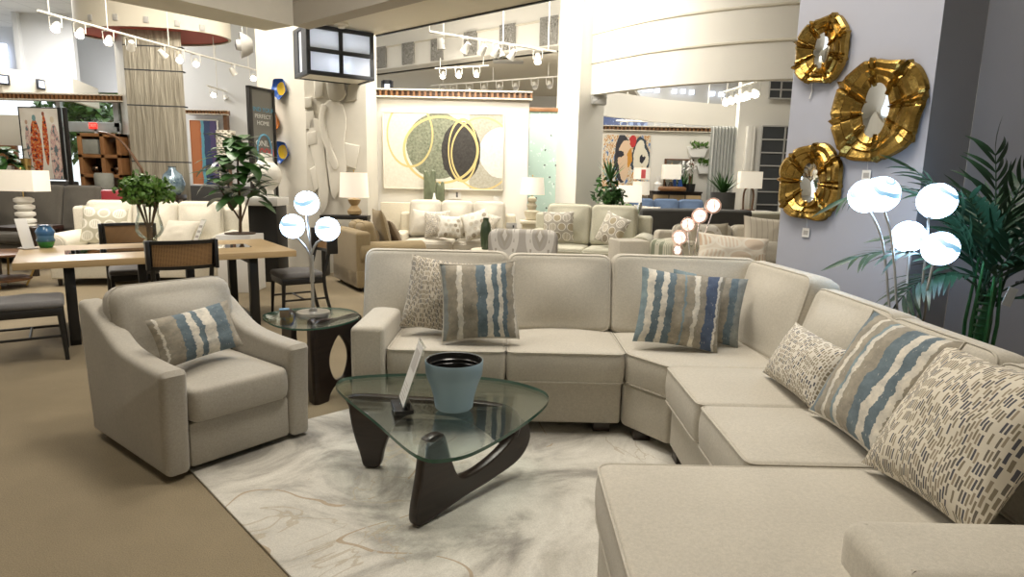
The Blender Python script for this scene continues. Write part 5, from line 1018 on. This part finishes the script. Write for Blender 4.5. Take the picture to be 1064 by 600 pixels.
# console behind cream sofa with two flat green vases + tag cards
q=B(); q.box((-.9,-.10,0),(.9,.10,1.10),.01); o=q.obj('console_table',M['cream']); o.location=(at(452,200,y=10.63).x,10.63,0); tag(o,'pale console behind the cream sofa carrying the green slab vases','console')
for i,(px,w_,h_) in enumerate(((447,.10,.54),(457.5,.07,.36))):
    q=B(); q.slab(rpoly([(-w_,0),(w_,0),(w_*.9,h_),(w_*.3,h_*1.02),(0,h_*.8),(-w_*.5,h_*.98),(-w_,h_)],.02),-.04,.04,.015,3,M=XZ); o=q.obj('slab_vase',mat('green_stoneware',(.13,.15,.09),.5,0,.3,9)); o.location=(at(px,200,y=10.63).x,10.60+.03*i,1.1005); tag(o,['taller flat green stoneware vase in front of the abstract painting','shorter flat green stoneware vase beside the taller slab vase'][i],'vase')
q=B(); q.lathe([(0,0),(.04,0),(.045,.03),(.02,.12),(.018,.17),(0.001,.17)],14,cap=False); o=q.obj('white_bottle',M['paper']); o.location=(at(451,208,y=10.5).x,10.50+.03,1.1005); tag(o,'tiny white bottle vase between the green slab vases','vase')
def wallcard(label,px0,py0,px1,py1,Y,band=None):
    a=at(px0,py0,y=Y); b_=at(px1,py1,y=Y); q=B(); q.box((a.x,Y,b_.z),(b_.x,Y+.006,a.z),.001); o=q.obj('price_card',M['paper']); tag(o,label,'card'); q=B()
    if band: q.box((a.x,Y-.002,a.z-(a.z-b_.z)*.22),(b_.x,Y,a.z)); q.obj('heading',band,o); q=B()
    q.box((a.x+(b_.x-a.x)*.6,Y-.002,b_.z+(a.z-b_.z)*.15),(a.x+(b_.x-a.x)*.75,Y,b_.z+(a.z-b_.z)*.6)); q.obj('printing',M['ink'],o); return o
wallcard('white price card with a purple heading on the wall under the painting',466,195,479,207,10.78,M['inkpurple']); wallcard('small white price card on the wall right of the cream sofa',513,204,518,216,10.78)
# patterned accent chair (seen from behind) with a label stand
acp=at(543,262,y=6.3); A1=thing('accent_chair','grey chair with large medallion print, its back towards the sectional','chair',(.14,6.35,0),R(172)); m_=M['medal']
q=B(); q.box((-.40,-.36,.14),(.40,.36,.30),.04); q.obj('base',m_,A1); q=B(); q.slab(rpoly([(-.32,-.38),(.32,-.38),(.32,.2),(-.32,.2)],.06),.30,.46,.04,4,.02); q.obj('seat',M['greyc'],A1)
q=B(); q.slab(rpoly([(-.32,.14),(.32,.14),(.34,1.04),(-.34,1.04)],[.03,.03,.10,.10],5),-.38,-.24,.04,4,.02,M=T(0,0,0)@XZ@Matrix.Identity(4),ccrown=.03); q.obj('back',m_,A1)
for s_ in (-1,1): q=B(); q.box((s_*.30-.05,-.30,.14),(s_*.30+.05,.3,.58),.04); q.obj('arm',m_,A1)
for sx in (-1,1):
    for sy in (-1,1): q=B(); q.lathe([(.015,0),(.025,.15)],8,T(sx*.34,sy*.3,0)); q.obj('leg',M['espresso'],A1)
q=B(); q.slab(rpoly([(-.24,-.14),(.24,-.14),(.24,.14),(-.24,.14)],.06),.30,.42,.05,4,.02)
q.bm.free()
# loveseat, end table and lamp
lv=sofa('loveseat','sage cream loveseat with rolled arms in front of the white pillar','sofa',(at(608,240,y=9.4).x+.05,9.40,0),R(-17),1.86,.95,M['sage'],2,.56,.78,1.02,.24,'roll',cushtop=1.16)
G5='oval print pillows on the loveseat'
onsofa(lv,-.42,-.22,.61,'oval print pillow at the left end of the loveseat',.47,.47,.15,M['oval'],14,8,-2,51,group=G5); onsofa(lv,.36,-.36,.61,'turned oval print pillow at the right end of the loveseat',.47,.47,.15,M['oval'],18,-30,16,52,group=G5)
ep=at(551,240,y=10.3); e2=thing('end_table','cream square end table left of the loveseat under the turned lamp','table',(ep.x+.03,10.42,0)); q=B(); q.box((-.20,-.22,.81),(.20,.22,.86),.006); q.obj('top',M['cream'],e2); q=B(); q.box((-.17,-.19,.6),(.17,.19,.81),.006); q.obj('drawer_case',M['cream'],e2)
for sx in (-1,1):
    for sy in (-1,1): q=B(); q.box((sx*.15-.02,sy*.16-.02,0),(sx*.15+.02,sy*.16+.02,.6)); q.obj('leg',M['cream'],e2)
lamp('lit lamp with turned stacked gourd base and white shade beside the glass art panel',(ep.x+.02,10.42,.8605),[(.07,0),(.09,.015),(.09,.03),(.125,.10),(.13,.15),(.06,.175),(.075,.21),(.085,.245),(.06,.28),(.05,.29),(.075,.32),(.07,.36),(.03,.39)],M['cream'],(.205,.18),(.42,.70),M['shade'])
wallcard('printed card standing by the loveseat\'s end table',526,231.5,537,238,8.3)
# ================================================================== right background
p=at(632,212,y=10.5); fc=thing('ficus','bushy dark green potted ficus beside the white pillar','plant',(at(632,200,y=10.55).x+.02,10.55,0)); q=B(); q.tube([(0,0,.3),(.02,0,1.6)],.02,8); q.obj('trunk',M['stem'],fc); rnd=random.Random(6); q=B()
for k in range(34): d=Vector((rnd.gauss(0,1),rnd.gauss(0,1),rnd.gauss(0,1))).normalized()*rnd.uniform(.05,.26); clump(q,(d.x*.85,d.y*.85,1.28+d.z*1.15),.09,12,.11,.06,rnd)
for k in range(14): a=k*.45; el=R(rnd.uniform(50,80)); d=Vector((math.cos(a)*math.cos(el),math.sin(a)*math.cos(el),math.sin(el))); sd=Vector((-math.sin(a),math.cos(a),0)); q.leaf(basis(d,sd,d.cross(sd),(0,0,1.52)),.42,.045,.3,4)
q.obj('foliage',M['leaf'],fc); q=B(); q.lathe([(0,0),(.16,0),(.2,.4),(.18,.41),(.0,.38)],24,cap=False); q.obj('pot',M['concrete'],fc)
t=MT('face_canvas'); u,v=t.uv(); nz=(t.noise(4.,4,.6,t.comb(u,v))-.5)*.2; uu=u+nz; vv=v+nz
c=t.ramp(t.noise(4.5,4,.65,t.comb(u*2.,v*1.2)),[(.32,(.10,.18,.38)),(.42,(.66,.60,.48)),(.50,(.50,.24,.06)),(.54,(.68,.62,.50)),(.62,(.42,.55,.66)),(.72,(.55,.45,.10))],True)
for (cx,cy,rx_,ry_,cc) in ((.40,.62,.16,.42,(.03,.03,.04)),(.46,.58,.13,.34,(.68,.50,.34)),(.80,.62,.20,.36,(.03,.05,.07)),(.80,.60,.16,.32,(.72,.68,.56)),(.37,.70,.08,.06,(.02,.02,.03)),(.84,.62,.05,.07,(.02,.02,.03)),(.60,.88,.08,.10,(.50,.03,.03)),(.76,.36,.12,.08,(.55,.25,.03)),(.56,.62,.05,.14,(.55,.25,.03))): c=t.mix(ell(uu,vv,cx,cy,rx_,ry_).lt(1.),c,cc)
t.col(c); t.p(Roughness=.5); canvas('face_painting','colourful abstract painting of two faces on the far white wall',at(628,140,y=15.55),at(672.5,204,y=15.55),t.m,None,.06)
# dresser with mirror and things on it
Yd=15.0; dz=at(705,199,y=Yd).z; x0=at(678,200,y=Yd).x; x1=at(729,200,y=Yd).x; dr=thing('dresser','light oak dresser with dark top against the far wall','dresser',((x0+x1)/2,Yd+.25,0)); W_=x1-x0
q=B(); q.box((-W_/2,-.25,.0),(W_/2,.25,dz-.04),.006); q.obj('body',M['espresso'],dr); q=B(); q.box((-W_/2-.02,-.27,dz-.04),(W_/2+.02,.25,dz),.006); q.obj('top',M['espresso'],dr)
for i in range(3):
    for j in range(2):
        q=B(); zz=.16+j*(dz-.22)/2; q.box((-W_/2+.02+i*W_/3,-.268,zz),(-W_/2-.01+(i+1)*W_/3,-.25,zz+(dz-.28)/2),.004); o=q.obj('drawer',M['oak'],dr); q=B(); q.sphere((-W_/2+(i+.5)*W_/3,-.28,zz+.15),.015,8,6); q.obj('knob',M['brass'],o)
a=at(691,165,y=Yd+.35); b_=at(719,198.6,y=Yd+.35); mr=thing('dresser_mirror','rectangular mirror with dark side frames above the far dresser','mirror',((a.x+b_.x)/2,Yd+.37,dz+.001)); q=B(); w2=(b_.x-a.x)/2; h2=a.z-dz; q.box((-w2,.0,0.005),(w2,.02,h2)); q.obj('mirror_glass',M['mirror'],mr); q=B(); q.box((w2-.09,-.02,0),(w2,.03,h2)); q.box((-w2,-.02,0),(-w2+.04,.03,h2)); q.box((-w2,-.02,h2-.03),(w2,.03,h2)); q.obj('frame',M['walnut'],mr)
lamp('lit lamp with square white shade on the dresser in front of the mirror',(at(697,197,y=Yd).x,Yd+.05,dz+.001),[(.07,0),(.07,.1),(.03,.22)],M['espresso'],(.20,.20),(.28,.62),M['shade'],(.20,.14))
q=B(); q.lathe([(0,0),(.05,0),(.07,.12),(.03,.28),(.02,.34),(0,.34)],12,cap=False); o=q.obj('blue_vase',M['bluerim']); o.location=(at(708,197,y=Yd-.05).x,Yd+.1,dz+.001); tag(o,'cobalt blue pointed vase on the far dresser','vase')
q=B(); q.box((-.32,-.1,0),(.32,.1,.11),.05); o=q.obj('wooden_bowl',M['oakdark']); o.location=(at(699,197,y=Yd-.1).x-.02,Yd-.12,dz+.001); tag(o,'long brown wooden bowl on the far dresser','bowl')
t=thing('orchid','white orchid in a dark pot on the right of the far dresser','plant',(at(718,197,y=Yd).x,Yd+.05,dz+.001)); q=B(); q.lathe([(0,0),(.09,0),(.11,.18),(.09,.18)],16,cap=False); q.obj('pot',M['black'],t); q=B(); q.tube([(0,0,.15),(.03,0,.4),(-.02,0,.62)],.008,6); q.obj('stem',M['cane_green'],t); q=B(); rnd=random.Random(3); [clump(q,(rnd.uniform(-.08,.08),rnd.uniform(-.05,.05),.42+k*.035),.05,7,.07,.06,rnd) for k in range(8)]; q.obj('flowers',M['paper'],t)
q=B(); q.lathe([(0,0),(.08,0),(.1,.16),(.04,.22),(.05,.36),(0,.36)],14,cap=False); o=q.obj('white_jar',M['paper']); o.location=(at(684,198,y=Yd).x,Yd+.1,dz+.001); tag(o,'white lidded jar at the left end of the far dresser','jar')
for i,(px,py) in enumerate(((724,157),(733,174))):
    c=at(px,py,y=15.55); t=thing('wall_pocket',['upper white fan shaped wall vase with greenery, right of the far mirror','lower white fan shaped wall vase with greenery, near the curtain'][i],'wall vase',c,0,'wall vases by the curtain'); q=B(); q.slab([(-.26,.10),(.26,.10),(.17,-.16),(-.17,-.16)],0.0,.10,.02,M=XZ); q.obj('vase',M['paper'],t); q=B(); rnd=random.Random(i); [clump(q,(rnd.uniform(-.2,.2),-.08,.12),.06,8,.10,.06,rnd) for k in range(8)]; q.obj('greenery',M['leafb'],t)
# lamps left of dresser
cs_=thing('side_cabinet','grey side cabinet carrying two lit lamps beside the ficus','cabinet',(at(660,215,y=12.5).x,12.5,0)); q=B(); q.box((-.62,-.25,0),(.62,.25,.86),.01); q.obj('body',M['concrete'],cs_); q=B(); [q.box((-.6+i*.61,-.262,.08),(-.01+i*.61,-.25,.82),.004) for i in range(2)]; q.obj('doors',M['concrete'],cs_)
lamp('lit lamp with white shade and green glass base beside the ficus',(at(653,205,y=12.4).x,12.35,.861),[(.06,0),(.12,.04),(.12,.16),(.05,.24)],M['leafb'],(.25,.24),(.28,.60),M['shade2'])
lamp('lit lamp with pale shade and slim base behind the green based lamp',(at(666,205,y=12.6).x,12.65,.861),[(.05,0),(.06,.05),(.03,.3)],M['chrome'],(.17,.16),(.42,.68),M['shade'])
q=B(); c=at(668,158,y=14.9); o=lamp('tall lit floor lamp with wide translucent shade and red tag before the face painting',(at(668,158,y=14.9).x,14.9,0),[(.16,0),(.16,.03),(.015,.05),(.012,1.55)],M['chrome'],(.19,.19),(1.60,1.86),M['shade'],name='standing_lamp'); q.box((-.05,-.205,1.62),(.05,-.195,1.82)); q.obj('price_tag',redm,o)
# blue and dark sofas
S6=sofa('sofa','dusty blue sofa in front of the far dresser','sofa',(at(703,215,y=13.4).x-.2,13.3,0),0,2.0,.95,M['bluef'],3,.56,.72,1.0,.2,'box',cushtop=1.18)
onsofa(S6,-.48,-.25,.61,'cream and blue printed pillow on the left of the blue sofa',.56,.46,.16,M['oval2'],18,0,4,61); onsofa(S6,.52,-.2,.60,'tan printed pillow on the right of the blue sofa',.44,.44,.15,M['peach'],18,0,-4,62)
S7=sofa('sofa','dark charcoal sofa seen from behind beside the loveseat','sofa',(at(703,235,y=10.9).x+.22,11.1,0),R(180+8),2.0,.95,M['darkf'],2,.46,.70,1.09,.2,'box',cushtop=1.06)
pp_=thing('planter','tall dark cylinder planter with a spiky agave beside the curtain','planter',(at(753,200,y=13.6).x,13.7,0)); q=B(); zt_=at(753,200,y=13.7).z; q.lathe([(0,0),(.20,0),(.24,.03),(.26,zt_),(.24,zt_),(.23,zt_-.05),(0,zt_-.05)],28,cap=False); q.obj('pot',M['concrete' if False else 'darkf'],pp_)
q=B(); rnd=random.Random(2)
for k in range(34): a=k*2.4; el=R(85-50*(k/34)**.7); d=Vector((math.cos(a)*math.cos(el),math.sin(a)*math.cos(el),math.sin(el))); sd=Vector((-math.sin(a),math.cos(a),0)); q.leaf(basis(d,sd,d.cross(sd),(0,0,zt_-.05)),rnd.uniform(.42,.6),.06,.15,4,.25)
q.obj('agave',M['leaf'],pp_)
p=at(779,209,y=14.2); flz=.95
st_=thing('console_table','narrow console under the rectangular shade lamp on the right','console',(p.x,14.3,0)); q=B(); q.box((-.5,-.18,flz-.05),(.5,.18,flz),.004); q.box((-.45,-.15,0),(-.38,.15,flz-.05)); q.box((.38,-.15,0),(.45,.15,flz-.05)); q.obj('frame',M['white'],st_)
l2=thing('table_lamp','lit lamp with rectangular cream shade on an open loop wooden base at the right','lamp',(p.x,14.3,flz+.001)); q=B(); q.tube(spline([(-.10,0,0),(-.11,0,.35),(-.06,0,.50),(.06,0,.50),(.11,0,.35),(.10,0,0)],5,False),.022,8); q.box((-.14,-.07,0),(.14,.07,.025),.004); q.obj('base',M['walnut'],l2); za=at(779,196,y=14.3).z-flz; zb_=at(779,178.5,y=14.3).z-flz; q=B(); q.tube([(0,0,.5),(0,0,za+.05)],.01,6); q.obj('neck',M['brass'],l2); q=B(); q.slab(rpoly([(-.25,-.11),(.25,-.11),(.25,.11),(-.25,.11)],.02),za,zb_); q.obj('lamp_shade',M['shade'],l2)
S8=sofa('sofa','pale grey curved back sofa at the far right near the dark window','sofa',(at(795,222,y=12.4).x,12.35,0),R(200),2.0,.95,M['sage'],2,.46,.80,1.02,.2,'box',backcush=False)
onsofa(S8,-.55,.0,.75,'ikat printed pillow on a dark chair by the dark window',.44,.44,.14,M['oval2'],10,180,6,63); 
# near right cream sofa with pillows, behind the corner wedge
S9=sofa('sofa','light grey sofa with medallion pillow behind the corner wedge','sofa',(at(768,250,y=7.7).x,7.75,0),R(6),1.9,.95,M['greyc'],2,.54,.70,.92,.2,'box',cushtop=1.0)
onsofa(S9,-.40,-.18,.575,'beige pillow with one large white medallion on the light grey sofa',.50,.48,.15,M['medal1'],14,2,-2,71); onsofa(S9,.32,-.16,.575,'striped cream pillow on the light grey sofa',.62,.56,.18,M['cstripe'],12,-8,4,72); onsofa(S9,.34,-.34,.575,'plain beige lumbar pillow in front of the striped cream pillow',.62,.30,.16,M['greyc'],22,-6,4,73)
oz=at(770,272,y=5.6); ot=thing('ottoman','upholstered ottoman bench behind the sectional\'s corner','ottoman',(1.92,5.55,0),R(6)); q=B(); q.slab(rpoly([(-.6,-.25),(.6,-.25),(.6,.25),(-.6,.25)],.06),.12,.78,.05,4,.01); q.obj('body',M['cream'],ot)
for sx in (-1,1):
    for sy in (-1,1): q=B(); q.lathe([(.02,0),(.03,.13)],8,T(sx*.5,sy*.18,0)); q.obj('leg',M['espresso'],ot)
onsofa(ot,.02,-.06,.81,'peach and white printed oblong pillow above the corner wedge\'s back',.66,.26,.16,M['peach'],10,0,5,74)
q=B(); q.slab(rpoly([(-.2,-.2),(.2,-.2),(.2,.2),(-.2,.2)],.08),0.005,.93,.06,4,.02); o=q.obj('pouf',M['tufts']); o.location=(at(689,258,y=6.3).x+.16,6.5,0); o.rotation_euler=(0,0,.3); tag(o,'mottled green and white pouf behind the sectional','pouf')
bx=thing('cube_table','whitewashed printed cube side table beside the mottled pouf','table',(at(656,258,y=6.6).x,6.75,0),R(12)); q=B(); q.box((-.17,-.17,0),(.17,.17,.90),.01); q.obj('body',M['greyc'],bx); lettering('PARIS',.13,M['inkgrey'],bx,T(0,-.213,.40)@RX(PI/2)) if False else None
# wire globe floor lamp
M['wireglow']=emis('warm_lit_core',(1,.84,.74),1.5); M['wire']=mat('copper_wire',(.75,.55,.48),.35,.7)
wl=thing('floor_lamp','lit floor lamp with a rising row of five wire globes behind the sofa','lamp',(at(716,262,y=6.2).x,6.2,0)); bx0=Vector((at(716,262,y=6.2).x,6.2,0)); q=B(); q.lathe([(.16,0),(.16,.025),(.02,.035)],28); q.obj('base',M['chrome'],wl)
for i,(px,py,r) in enumerate(((741,214,.078),(727,224.5,.076),(715,233.5,.074),(706,247,.076),(702,260,.070))):
    c=at(px,py,y=6.2+.03*i)-bx0; q=B(); q.tube(spline([(.012*(i-2),0,.03),(.012*(i-2),0,.55),(c.x*.45+.01,0,.55+(c.z-.55)*.45),(c.x,c.y,c.z-r*.8)],6,False),.006,6); st5=q.obj('stem',M['chrome'],wl)
    q=B(); q.sphere((0,0,0),r*.8,14,10); g=q.obj('bulb',M['wireglow'],st5); g.location=c
    q=B(); rnd=random.Random(i)
    for k in range(13): ax=Vector((rnd.gauss(0,1),rnd.gauss(0,1),rnd.gauss(0,1))).normalized(); u_=ax.orthogonal().normalized(); v_=ax.cross(u_); q.tube([c+(u_*math.cos(a)+v_*math.sin(a))*r for a in [2*PI*j/20 for j in range(20)]],.0018,4,True)
    q.obj('wire_globe',M['wire'],st5)
# ================================================================== track lights
def head(parent,c,aim,lit,s_=1.,nm='spot_head'):
    """a can on a yoke hanging under c"""
    c=Vector(c); aim=Vector(aim).normalized(); m0=along(c+Vector((0,0,-.16*s_)),aim); q=B(); q.lathe([(.001,-.10*s_),(.04*s_,-.095*s_),(.05*s_,-.02*s_),(.062*s_,.06*s_),(.058*s_,.06*s_),(.045*s_,.02*s_)],16,m0,cap=False); 
    q.box((-.035*s_,-.02*s_,-.02*s_),(.035*s_,.02*s_,.0),.0,T(*c)); sx=m0.to_3x3()@Vector((1,0,0))
    for k in (-1,1): q.tube([c,c+sx*.075*s_*k+Vector((0,0,-.03*s_)),c+sx*.07*s_*k+Vector((0,0,-.16*s_))],.008*s_,5)
    h=q.obj(nm,M['track'],parent,True); q=B(); q.lathe([(.001,.045*s_),(.052*s_,.045*s_)],16,m0,cap=False); q.obj('bulb',M['lamp'] if lit else M['trackdull'],h,True); return h
def track(label,p0,p1,heads,rods,top,s_=1.,aim=(0,-.25,-1)):
    t=thing('track_light',label,'track light',p0,0,'ceiling track lights'); q=B(); q.tube([p0,p1],.018*s_,6); q.obj('rail',M['track'],t,True)
    for f in rods: c=Vector(p0).lerp(Vector(p1),f); q=B(); q.tube([c,(c.x,c.y,top)],.009*s_,6); q.obj('drop_rod',M['track'],t,True)
    for f,lit,a in heads: head(t,Vector(p0).lerp(Vector(p1),f),a or aim,lit,s_)
    return t
def fr(p0,p1,px,z):
    # fraction along the rail that shows at column px
    best=0;bd_=1e9
    for i in range(401):
        p=p0.lerp(p1,i/400); k=(p-Vector((0,0,CH))); xx=532+F*k.dot(CR)/k.dot(_fw)
        if abs(xx-px)<bd_: bd_=abs(xx-px); best=i/400
    return best
z=3.55; a=at(39,11,z=z); b_=at(292,80,z=z)
track('long white track light with lit spots running across the upper left',a,b_,[(fr(a,b_,57,z),True,(.3,-.8,-.75)),(fr(a,b_,82,z),True,(.3,-.8,-.75)),(fr(a,b_,112,z),True,(.3,-.8,-.75)),(fr(a,b_,135,z),False,(-.5,.6,-.6)),(fr(a,b_,169,z),False,(.4,.5,-.6)),(fr(a,b_,186,z),True,(.3,-.8,-.75)),(fr(a,b_,203,z),True,(.4,-.8,-.75)),(fr(a,b_,242,z),False,(.4,.4,-.8)),(fr(a,b_,263,z),True,(.3,-.9,-.6)),(fr(a,b_,277,z),True,(.3,-.9,-.6))],[.03,.2,.42,.62,.8,.95],5.25,.95)
z=3.3; a=at(215,89,z=z); b_=at(262,103,z=z); track('short far track light of small spots beside the metal pillar',a,b_,[(.12,True,(.4,-.9,-.5)),(.38,False,(.4,-.3,-.8)),(.62,True,(.4,-.9,-.5)),(.82,True,(.4,-.9,-.5))],[.2,.8],5.25,.9)
z=3.5; a=at(446,33,z=z); b_=at(578,54,z=z); track('white track light with angled spots hanging before the carved panels',a,b_,[(fr(a,b_,458,z),False,(.1,.1,-1)),(fr(a,b_,484,z),False,(-.5,.3,-.8)),(fr(a,b_,501,z),False,(-.5,.3,-.8)),(fr(a,b_,515,z),False,(-.5,.3,-.8)),(fr(a,b_,520,z),False,(.5,-.2,-1)),(fr(a,b_,532,z),False,(-.5,.3,-.8)),(fr(a,b_,559,z),True,(0,-.5,-.9))],[.0,.10,.55,.93],5.25 if False else 4.4,.95)
z=4.0; a=at(452,71,z=z); b_=at(508,68,z=z); track('far track light of three lit bulbs above the ribbed cornice',a,b_,[(.15,True,(0,-.7,-.7)),(.45,True,(0,-.7,-.7)),(.78,True,(0,-.7,-.7))],[.1,.9],4.22,1.)
z=3.9; a=at(448,89,z=z); b_=at(585,79,z=z); track('distant track light silhouetted against the bright far window',a,b_,[(fr(a,b_,x_,z),lit,(.1,-.7,-.7)) for x_,lit in ((460,False),(471.5,True),(488,True),(503,False),(519,False),(536,False),(556,False),(571,False))],[.1,.5,.9],4.22,1.1)
z=3.25; a=at(752,96,z=z); b_=at(795,82,z=z); track('track light with a cluster of bright bulbs below the right fascia',a,b_,[(f,True,(-.2,-.8,-.4)) for f in (.08,.22,.38,.52,.62,.8)],[.1,.9],5.25,1.15)
z=3.45; a=at(630,123.5,z=z); b_=at(742,129,z=z)
z=3.6; a=at(640,125.5,y=17.5); b_=at(745,128,y=17.5); b_.z=a.z; track('far track light with four lit bulbs above the far white wall',a,b_,[(f,True,(0,-.9,-.3)) for f in (.08,.42,.55,.71,.96)],[.1,.9],4.6,1.3,)
# loudspeaker horn on a rod
p=at(251,47,y=10.4); hs=thing('horn_speaker','grey round horn loudspeaker hanging from a rod at the upper left','speaker',p); q=B(); m0=along(p,(-1,-.3,-.05)); q.lathe([(.001,-.16),(.10,-.16),(.15,-.10),(.20,.02),(.19,.02),(.10,-.06),(.075,.08),(.001,.08)],24,along((0,0,0),(-.9,-.45,-.05)),cap=False); q.obj('horn',M['trackdull'],hs); q=B(); q.tube([(.02,0,.15),(.02,0,5.25-p.z)],.008,6); q.obj('rod',M['trackdull'],hs); q=B(); q.lathe([(.001,.075),(.075,.085),(.001,.10)],16,along((0,0,0),(-.9,-.45,-.05)),cap=False); q.obj('driver',M['ink'],hs)
# ================================================================== light
def area(name,loc,size,energy,col,rot=(0,0,0),sy=None):
    l=bpy.data.lights.new(name,'AREA'); l.energy=energy; l.color=col; l.size=size
    if sy: l.shape='RECTANGLE'; l.size_y=sy
    o=bpy.data.objects.new(name,l); COL.objects.link(o); o.location=loc; o.rotation_euler=rot; return o
def bulb(loc,energy,col=(1,.9,.76),r=.05):
    l=bpy.data.lights.new('bulb_light','POINT'); l.energy=energy; l.color=col; l.shadow_soft_size=r; o=bpy.data.objects.new('bulb_light',l); COL.objects.link(o); o.location=loc
WARM=(1,.925,.815)
area('ceiling_fill',(-3.3,3.3,5.1),1.2,80,WARM); area('ceiling_fill',(.6,3.2,5.1),1.2,125,WARM); area('ceiling_fill',(-.6,4.7,5.1),1.2,105,WARM)  # unseen area lamps added overhead as general fill for the foreground
area('ceiling_fill',(-5.5,6.8,5.1),2.0,210,WARM); area('ceiling_fill',(-.8,9.8,5.1),2.,260,WARM); area('ceiling_fill',(-4.4,8.9,5.1),1.6,180,WARM); area('ceiling_fill',(-9.8,13.4,5.1),2.5,520,(1,.97,.94))  # more unseen overhead fill; the last is added to brighten the upper left walls
area('ceiling_fill',(-.3,8.6,4.7),2.0,120,(1,.95,.86),(R(78),0,R(-8)),.8)  # hidden lamp added above the low ceiling to brighten the band wall
area('ceiling_fill',(3.2,12.0,5.1),2.,170,(1,.95,.86)); area('ceiling_fill',(3,17.0,5.1),3.,480,(1,.94,.84))  # unseen fill lamps added behind the fascia to light the far right
z=3.75
for px,py in ((461,80),(477,79),(495,76)): p=at(px,py,z=z); bulb((p.x,p.y,z),22)
p=at(563,66,z=3.2); bulb((.8,13.5,3.6),25)
def spot(loc,target,energy,ang,col=(1,.92,.80)):
    l=bpy.data.lights.new('track_spot','SPOT'); l.energy=energy; l.color=col; l.spot_size=R(ang); l.spot_blend=.9; l.shadow_soft_size=.06
    o=bpy.data.objects.new('track_spot',l); COL.objects.link(o); o.location=loc; d=Vector(target)-Vector(loc); o.rotation_euler=d.to_track_quat('-Z','Y').to_euler()
spot((-1.45,8.75,3.3),(-1.9,10.8,1.9),75,95); spot((-.75,8.9,3.3),(-.8,10.8,1.7),75,95); spot((.05,9.3,3.3),(-.1,10.8,1.7),55,95)
scene.view_settings.view_transform='Standard'; scene.view_settings.look='None'; scene.view_settings.exposure=0; scene.view_settings.gamma=1; scene.view_settings.use_curve_mapping=False
w=bpy.data.worlds.new('world'); scene.world=w; w.use_nodes=True; w.node_tree.nodes['Background'].inputs[0].default_value=(.92,.97,1,1); w.node_tree.nodes['Background'].inputs[1].default_value=1.5
scene.cycles.use_denoising=True; scene.cycles.max_bounces=8; scene.cycles.transparent_max_bounces=12; scene.cycles.sample_clamp_indirect=6
